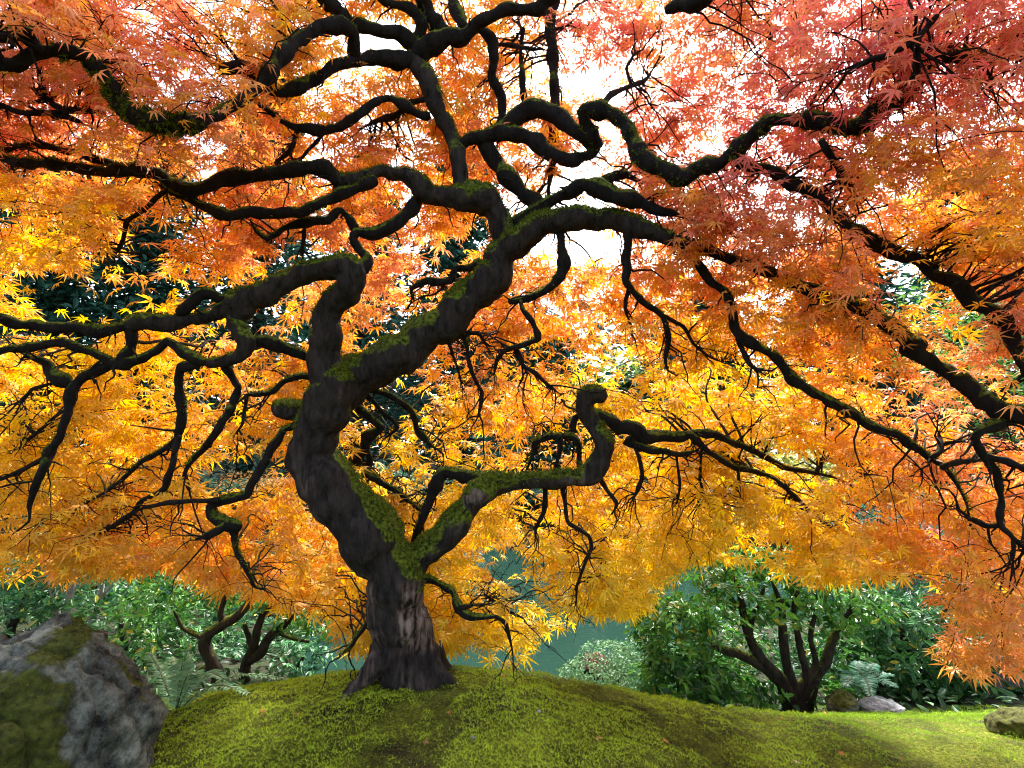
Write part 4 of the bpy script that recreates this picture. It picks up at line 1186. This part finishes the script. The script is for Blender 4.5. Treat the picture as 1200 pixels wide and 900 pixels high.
for i, (px, py, d, rad, lab, mat, mb) in enumerate([
    (1203, 858, 2.75, (.16, .14, .11), "small moss covered rock on the lawn at right", M_ROCK, .6),
    (1018, 790, 5.0, (.28, .22, .16), "pale grey stone half hidden behind the fern", M_STONE, -.6),
    (1030, 828, 3.85, (.16, .12, .05), "flat pale stone lying on the moss under the rhododendron", M_STONE, -.8),
    (1120, 788, 4.8, (.30, .2, .12), "pale stone at the foot of the dark shrub at right", M_STONE, -.5),
    (985, 825, 3.8, (.12, .1, .09), "dark stump like stone at the rhododendron's foot", M_ROCK, .1),
    (860, 835, 3.75, (.1, .08, .05), "small grey stone at the foot of the dark fern", M_STONE, -.3),
    (905, 770, 6.4, (.4, .3, .22), "mossy rounded stone behind the rhododendron stems", M_ROCK, .5),
    (578, 662, 13.2, (.55, .4, .32), "grey stone on the far shore, left one of the pair", M_STONE, -.2),
    (607, 660, 13.4, (.6, .4, .38), "grey stone on the far shore, right one of the pair", M_STONE, 0),
    (753, 695, 9.6, (.30, .25, .2), "dark blue grey stone at the water's edge above the azalea", M_ROCK, -.4),
    (1178, 790, 4.6, (.22, .2, .14), "grey stone at the right edge beneath the hanging orange leaves", M_STONE, -.4)]):
    c = W(px, py, d)
    me, *_ = rock_mesh("rock", c, rad, 40 + i, .2, 7, 70, mb)
    o = link("rock", me, mat)
    tag(o, lab, "rock")

# ---- bits fallen on the moss
M_FALLEN = leaf_mat("fallen_leaf", .2, .2, .6)
FALLEN = [(985, 886, (0.62, 0.20, 0.05)), (917, 845, (0.45, 0.18, 0.06)), (968, 838, (0.6, 0.3, 0.08)), (591, 794, (0.5, 0.16, 0.06)), (1155, 862, (0.8, 0.5, 0.05)), (500, 872, (0.40, 0.17, 0.08)), (700, 868, (0.5, 0.25, 0.09)), (935, 897, (0.55, 0.42, 0.25)), (350, 840, (0.5, 0.2, 0.06)), (780, 872, (0.55, .24, .06))]
def ground_hit(px, py):
    d = np.linspace(1.2, 8, 900)
    p = W(np.full_like(d, px), np.full_like(d, py), d)
    g = ground_z(p[:, 0], p[:, 1])
    k = np.argmax(p[:, 2] < g + .02)
    return p[k]
_r = np.random.default_rng(77)
for _ in range(5):
    FALLEN.append((_r.uniform(220, 1180), _r.uniform(800, 895), tuple(np.array([[.5, .18, .06], [.6, .34, .06], [.34, .16, .07], [.42, .2, .1]])[_r.integers(4)] * _r.uniform(.6, 1.1))))
for i, (px, py, colr) in enumerate(FALLEN):
    p = ground_hit(px, py)
    v, f, c = maple_leaves(np.array([[0, 0, .012]]), norm(rng.normal(0, 1, (1, 3))), norm(np.array([[0, -.3, 1.]]) + rng.normal(0, .2, (1, 3))), np.array([rng.uniform(.014, .030)]), np.array([colr]), rng)
    o = link("fallen_leaf", mesh_np("fallen_leaf", v, f, c, False), M_FALLEN)
    o.location = tuple(p)
    tag(o, "single fallen maple leaf lying on the moss", "leaf", "fallen leaves scattered on the moss")
for i, (px, py) in enumerate([(554, 868), (632, 837), (902, 828)]):
    p = ground_hit(px, py)
    me, *_ = rock_mesh("pebble", (0, 0, .012), (.009, .009, .006), 80 + i, .15, 4, 16, -3)
    o = link("pebble", me, M_STONE); o.location = tuple(p)
    tag(o, "tiny white pebble on the moss", "pebble", "white pebbles on the moss")

# ------------------------------------------------------------------ trees beyond the pond
def conifer(label, x, y, h, rad, cols, rng, group="dark conifers beyond the pond"):
    z0 = float(ground_z(np.array([x]), np.array([y]))[0])
    o = thing("conifer", label, "tree", (x, y, z0), group)
    n = 16
    tt = np.linspace(0, 1, n)
    c = np.stack([x + .15 * np.sin(tt * 3), np.full(n, y), z0 - .2 + tt * h], -1)
    v, f = tube(c, np.linspace(h * .017, .03, n), 10, 1, .1)
    p = Pile(); p.add(v, f); p.build("trunk", M_STEM, o, True, False)
    nb = int(h * 26)
    Ps, Us, Ns, Ls = [], [], [], []
    for k in range(nb):
        u = rng.random() ** .9
        zz = z0 + h * (.06 + .93 * u)
        L = rad * 1.15 * (1 - u) ** .6 * rng.uniform(.6, 1.15) + .3
        az = rng.uniform(0, 2 * np.pi)
        m_ = 26
        t = rng.random(m_)
        out = np.array([math.cos(az), math.sin(az), 0])
        pos = np.array([x, y, zz]) + out * (L * t)[:, None] + np.array([0, 0, 1]) * (.15 * L * t - .42 * L * t ** 2)[:, None] + rng.normal(0, .10 + .05 * L, (m_, 3)) * np.array([1, 1, .5])
        Ps.append(pos); Us.append(out + rng.normal(0, .5, (m_, 3)) + np.array([0, 0, -.55])); Ns.append(rng.normal(0, .5, (m_, 3)) + np.array([0, 0, 1])); Ls.append(rng.uniform(.25, .6, m_))
    Ps, Us, Ns, Ls = np.concatenate(Ps), np.concatenate(Us), norm(np.concatenate(Ns)), np.concatenate(Ls)
    t = rng.random(len(Ps))[:, None]
    cc = np.asarray(cols[0]) * (1 - t) + np.asarray(cols[1]) * t
    v, f, c = leaf_quads(Ps, Us, Ns, Ls, Ls * .2, cc, .3)
    link("crown", mesh_np("crown", v, f, c, False), M_NEEDLE, o)
    return o
TEAL = ((0.010, 0.045, 0.030), (0.035, 0.12, 0.080))
def at(px, y):                       # ground position under a pixel column, y metres ahead
    return (px - 600) / FOCAL * y * 1.03
for lab, px, y, h, rd in [
    ("tall dark conifer beyond the pond at the far left edge", -60, 24, 19, 3.6),
    ("dark teal conifer whose crown shows in the gap left of the trunk's big limb", 60, 22, 15, 3.3),
    ("dark conifer seen above the long left limb", 165, 25, 19, 3.8),
    ("tall conifer behind the crown left of the upper limbs", 300, 27, 24, 4.2),
    ("dark conifer behind the maple's trunk fork", 420, 24, 16, 3.8),
    ("tall thin conifer seen between the upper loops of the maple", 540, 28, 21, 3.4),
    ("short dark conifer seen right of the main limb", 640, 20, 6.6, 2.6),
    ("dark conifer seen through the small gap right of centre", 822, 21, 8.2, 2.5),
    ("low dark conifer beyond the far shore between two yellow trees", 745, 18, 4.6, 2.0),
    ("dark conifer behind the yellow leaves at the right", 1000, 24, 12, 3.2),
    ("tall dark conifer beyond the pond at the right edge", 1150, 22, 15, 3.6),
    ("broad dark conifer beyond the pond outside the right edge", 1330, 22, 16, 3.8)]:
    conifer(lab, at(px, y), y, h, rd, TEAL, rng)

def far_wood(rng):
    B = []
    for k in range(64):
        px = rng.uniform(-500, 1700); y = rng.uniform(33, 44)
        sc = np.interp(px, [-500, 100, 300, 520, 640, 800, 950, 1200, 1700], [16, 16, 16, 15, 14.5, 14, 15, 17, 18]) * rng.uniform(.75, 1.05)
        x = at(px, y)
        for t in (.2, .45, .7):
            B.append((x + rng.normal(0, 1), y, sc * t + 1.0, 3.6 - 1.6 * t, 2.2, sc * .25))
    C, D = blob_points(B, 26000, rng, .5)
    t = rng.random(len(C))[:, None]
    cc = np.array([.008, .035, .03]) * (1 - t) + np.array([.03, .095, .07]) * t
    L = rng.uniform(.5, 1.3, len(C))
    v, f, c = leaf_quads(C, D * .5 + rng.normal(0, .5, D.shape) + [0, 0, -.5], norm(np.array([0, -.3, .7]) + rng.normal(0, .5, D.shape)), L, L * .25, cc)
    o = link("far_wood", mesh_np("far_wood", v, f, c, False), M_NEEDLE)
    tag(o, "dark far wood behind the trees beyond the pond", "wood", None, "stuff")
far_wood(rng)

def round_tree(label, x, y, h, blobs, cols, leaf, n, rng, cat="tree", name="broadleaf_tree", group=None):
    z0 = float(ground_z(np.array([x]), np.array([y]))[0])
    o = thing(name, label, cat, (x, y, z0), group)
    c = twig_path(np.array([x, y, z0 - .2]), np.array([x, y, z0 + h * .62]), rng, 12, 0, .06)
    v, f = tube(c, np.linspace(h * .022, h * .009, 12), 9, 1, .12)
    p = Pile(); p.add(v, f)
    B = np.asarray(blobs, float)
    for bl in B:
        s = c[rng.integers(3, 9)]
        pt = twig_path(s, np.array([x, y, z0]) + bl[:3], rng, 8, .08)
        v, f = tube(pt, np.linspace(h * .009, .008, 8), 6); p.add(v, f)
    p.build("trunk", M_STEM, o, True, False)
    C, D = blob_points(B, n, rng, .45)
    C = C + np.array([x, y, z0])
    ok = C[:, 2] > z0 + .03
    C, D = C[ok], D[ok]; m_ = len(C)
    t = rng.random(m_)[:, None]
    cc = np.asarray(cols[0]) * (1 - t) + np.asarray(cols[1]) * t
    L = leaf * rng.uniform(.6, 1.2, m_)
    v, f, c = leaf_quads(C, D * .5 + rng.normal(0, .6, D.shape), norm(np.array([0, -.2, .8]) + D * .3 + rng.normal(0, .5, D.shape)), L, L * .28, cc)
    link("crown", mesh_np("crown", v, f, c, False), M_SOFT, o)
    return o
def bl(h, w, k, rng):
    return [(rng.uniform(-w, w) * .7, rng.uniform(-w, w) * .6, h * rng.uniform(.35, .82), w * rng.uniform(.4, .65), w * rng.uniform(.4, .65), h * rng.uniform(.14, .24)) for _ in range(k)]
for lab, px, y, h, w, cols in [
    ("yellow green round tree beyond the pond right of the maple's main limb", 705, 19, 5.6, 1.8, ((.10, .20, .02), (.34, .40, .04))),
    ("pale yellow green tree on the far right bank behind the yellow leaves", 955, 13.5, 2.7, 1.9, ((.16, .20, .03), (.42, .40, .07))),
    ("yellow autumn tree beyond the pond right of centre", 880, 18, 5.2, 2.2, ((.35, .24, .02), (.62, .44, .03))),
    ("fresh green tree beyond the pond at the upper right", 1150, 16, 8.2, 2.6, ((.04, .14, .02), (.16, .34, .04))),
    ("green tree on the left bank across the pond", 40, 15, 4.0, 2.4, ((.02, .09, .05), (.07, .2, .09)))]:
    round_tree(lab, at(px, y), y, h, bl(h, w, 9, rng), cols, .17, 3200, rng)
for lab, px, y, h, w, cols in [
    ("low salmon pink maple on the right bank behind the yellow leaves", 1075, 10, 1.55, 1.5, ((.42, .10, .07), (.66, .24, .14))),
    ("small orange maple on the far shore left of the trunk", 330, 15.5, 1.6, 1.8, ((.5, .2, .04), (.75, .36, .05)))]:
    round_tree(lab, at(px, y), y, h, bl(h, w, 8, rng), cols, .10, 3600, rng, name="low_maple")
k = 0
FS = [(-200, 14.5, 1.8, 1.9), (-60, 14.8, 2.0, 1.8), (110, 15.0, 1.7, 1.7), (220, 15.2, 1.6, 1.6), (290, 15.4, 1.3, 1.4), (420, 16, 1.7, 1.6), (500, 16.5, 1.5, 1.5), (545, 15.6, 1.0, .9), (640, 15.9, 1.1, 1.1), (720, 15.4, 1.4, 1.3), (800, 14.6, 1.5, 1.4), (870, 13.2, 1.6, 1.4), (940, 12.2, 1.2, 1.2), (1010, 11.6, 1.3, 1.2), (1110, 11.4, 1.5, 1.5), (1240, 11.2, 1.9, 1.6)]
WHERE = ["outside the left edge", "at the left edge", "left of the pale stems", "above the twisted shrub", "beside the small orange maple", "left of the maple's trunk", "behind the maple's lower trunk", "left of the pair of stones", "right of the pair of stones", "above the azalea", "left above the rhododendron", "behind the rhododendron's crown", "behind the rhododendron's right side", "below the salmon maple", "right of the salmon maple", "outside the right edge"]
for (px, y, h, w), wh in zip(FS, WHERE):
    g = rng.random()
    cols = ((.012 + .02 * g, .055 + .03 * g, .035), (.04 + .05 * g, .15 + .08 * g, .08))
    round_tree("green far shore bush " + wh, at(px, y), y, h, bl(h * 1.1, w, 7, rng), cols, .13, 2000, rng, "shrub", "far_shrub", "bushes along the far shore")
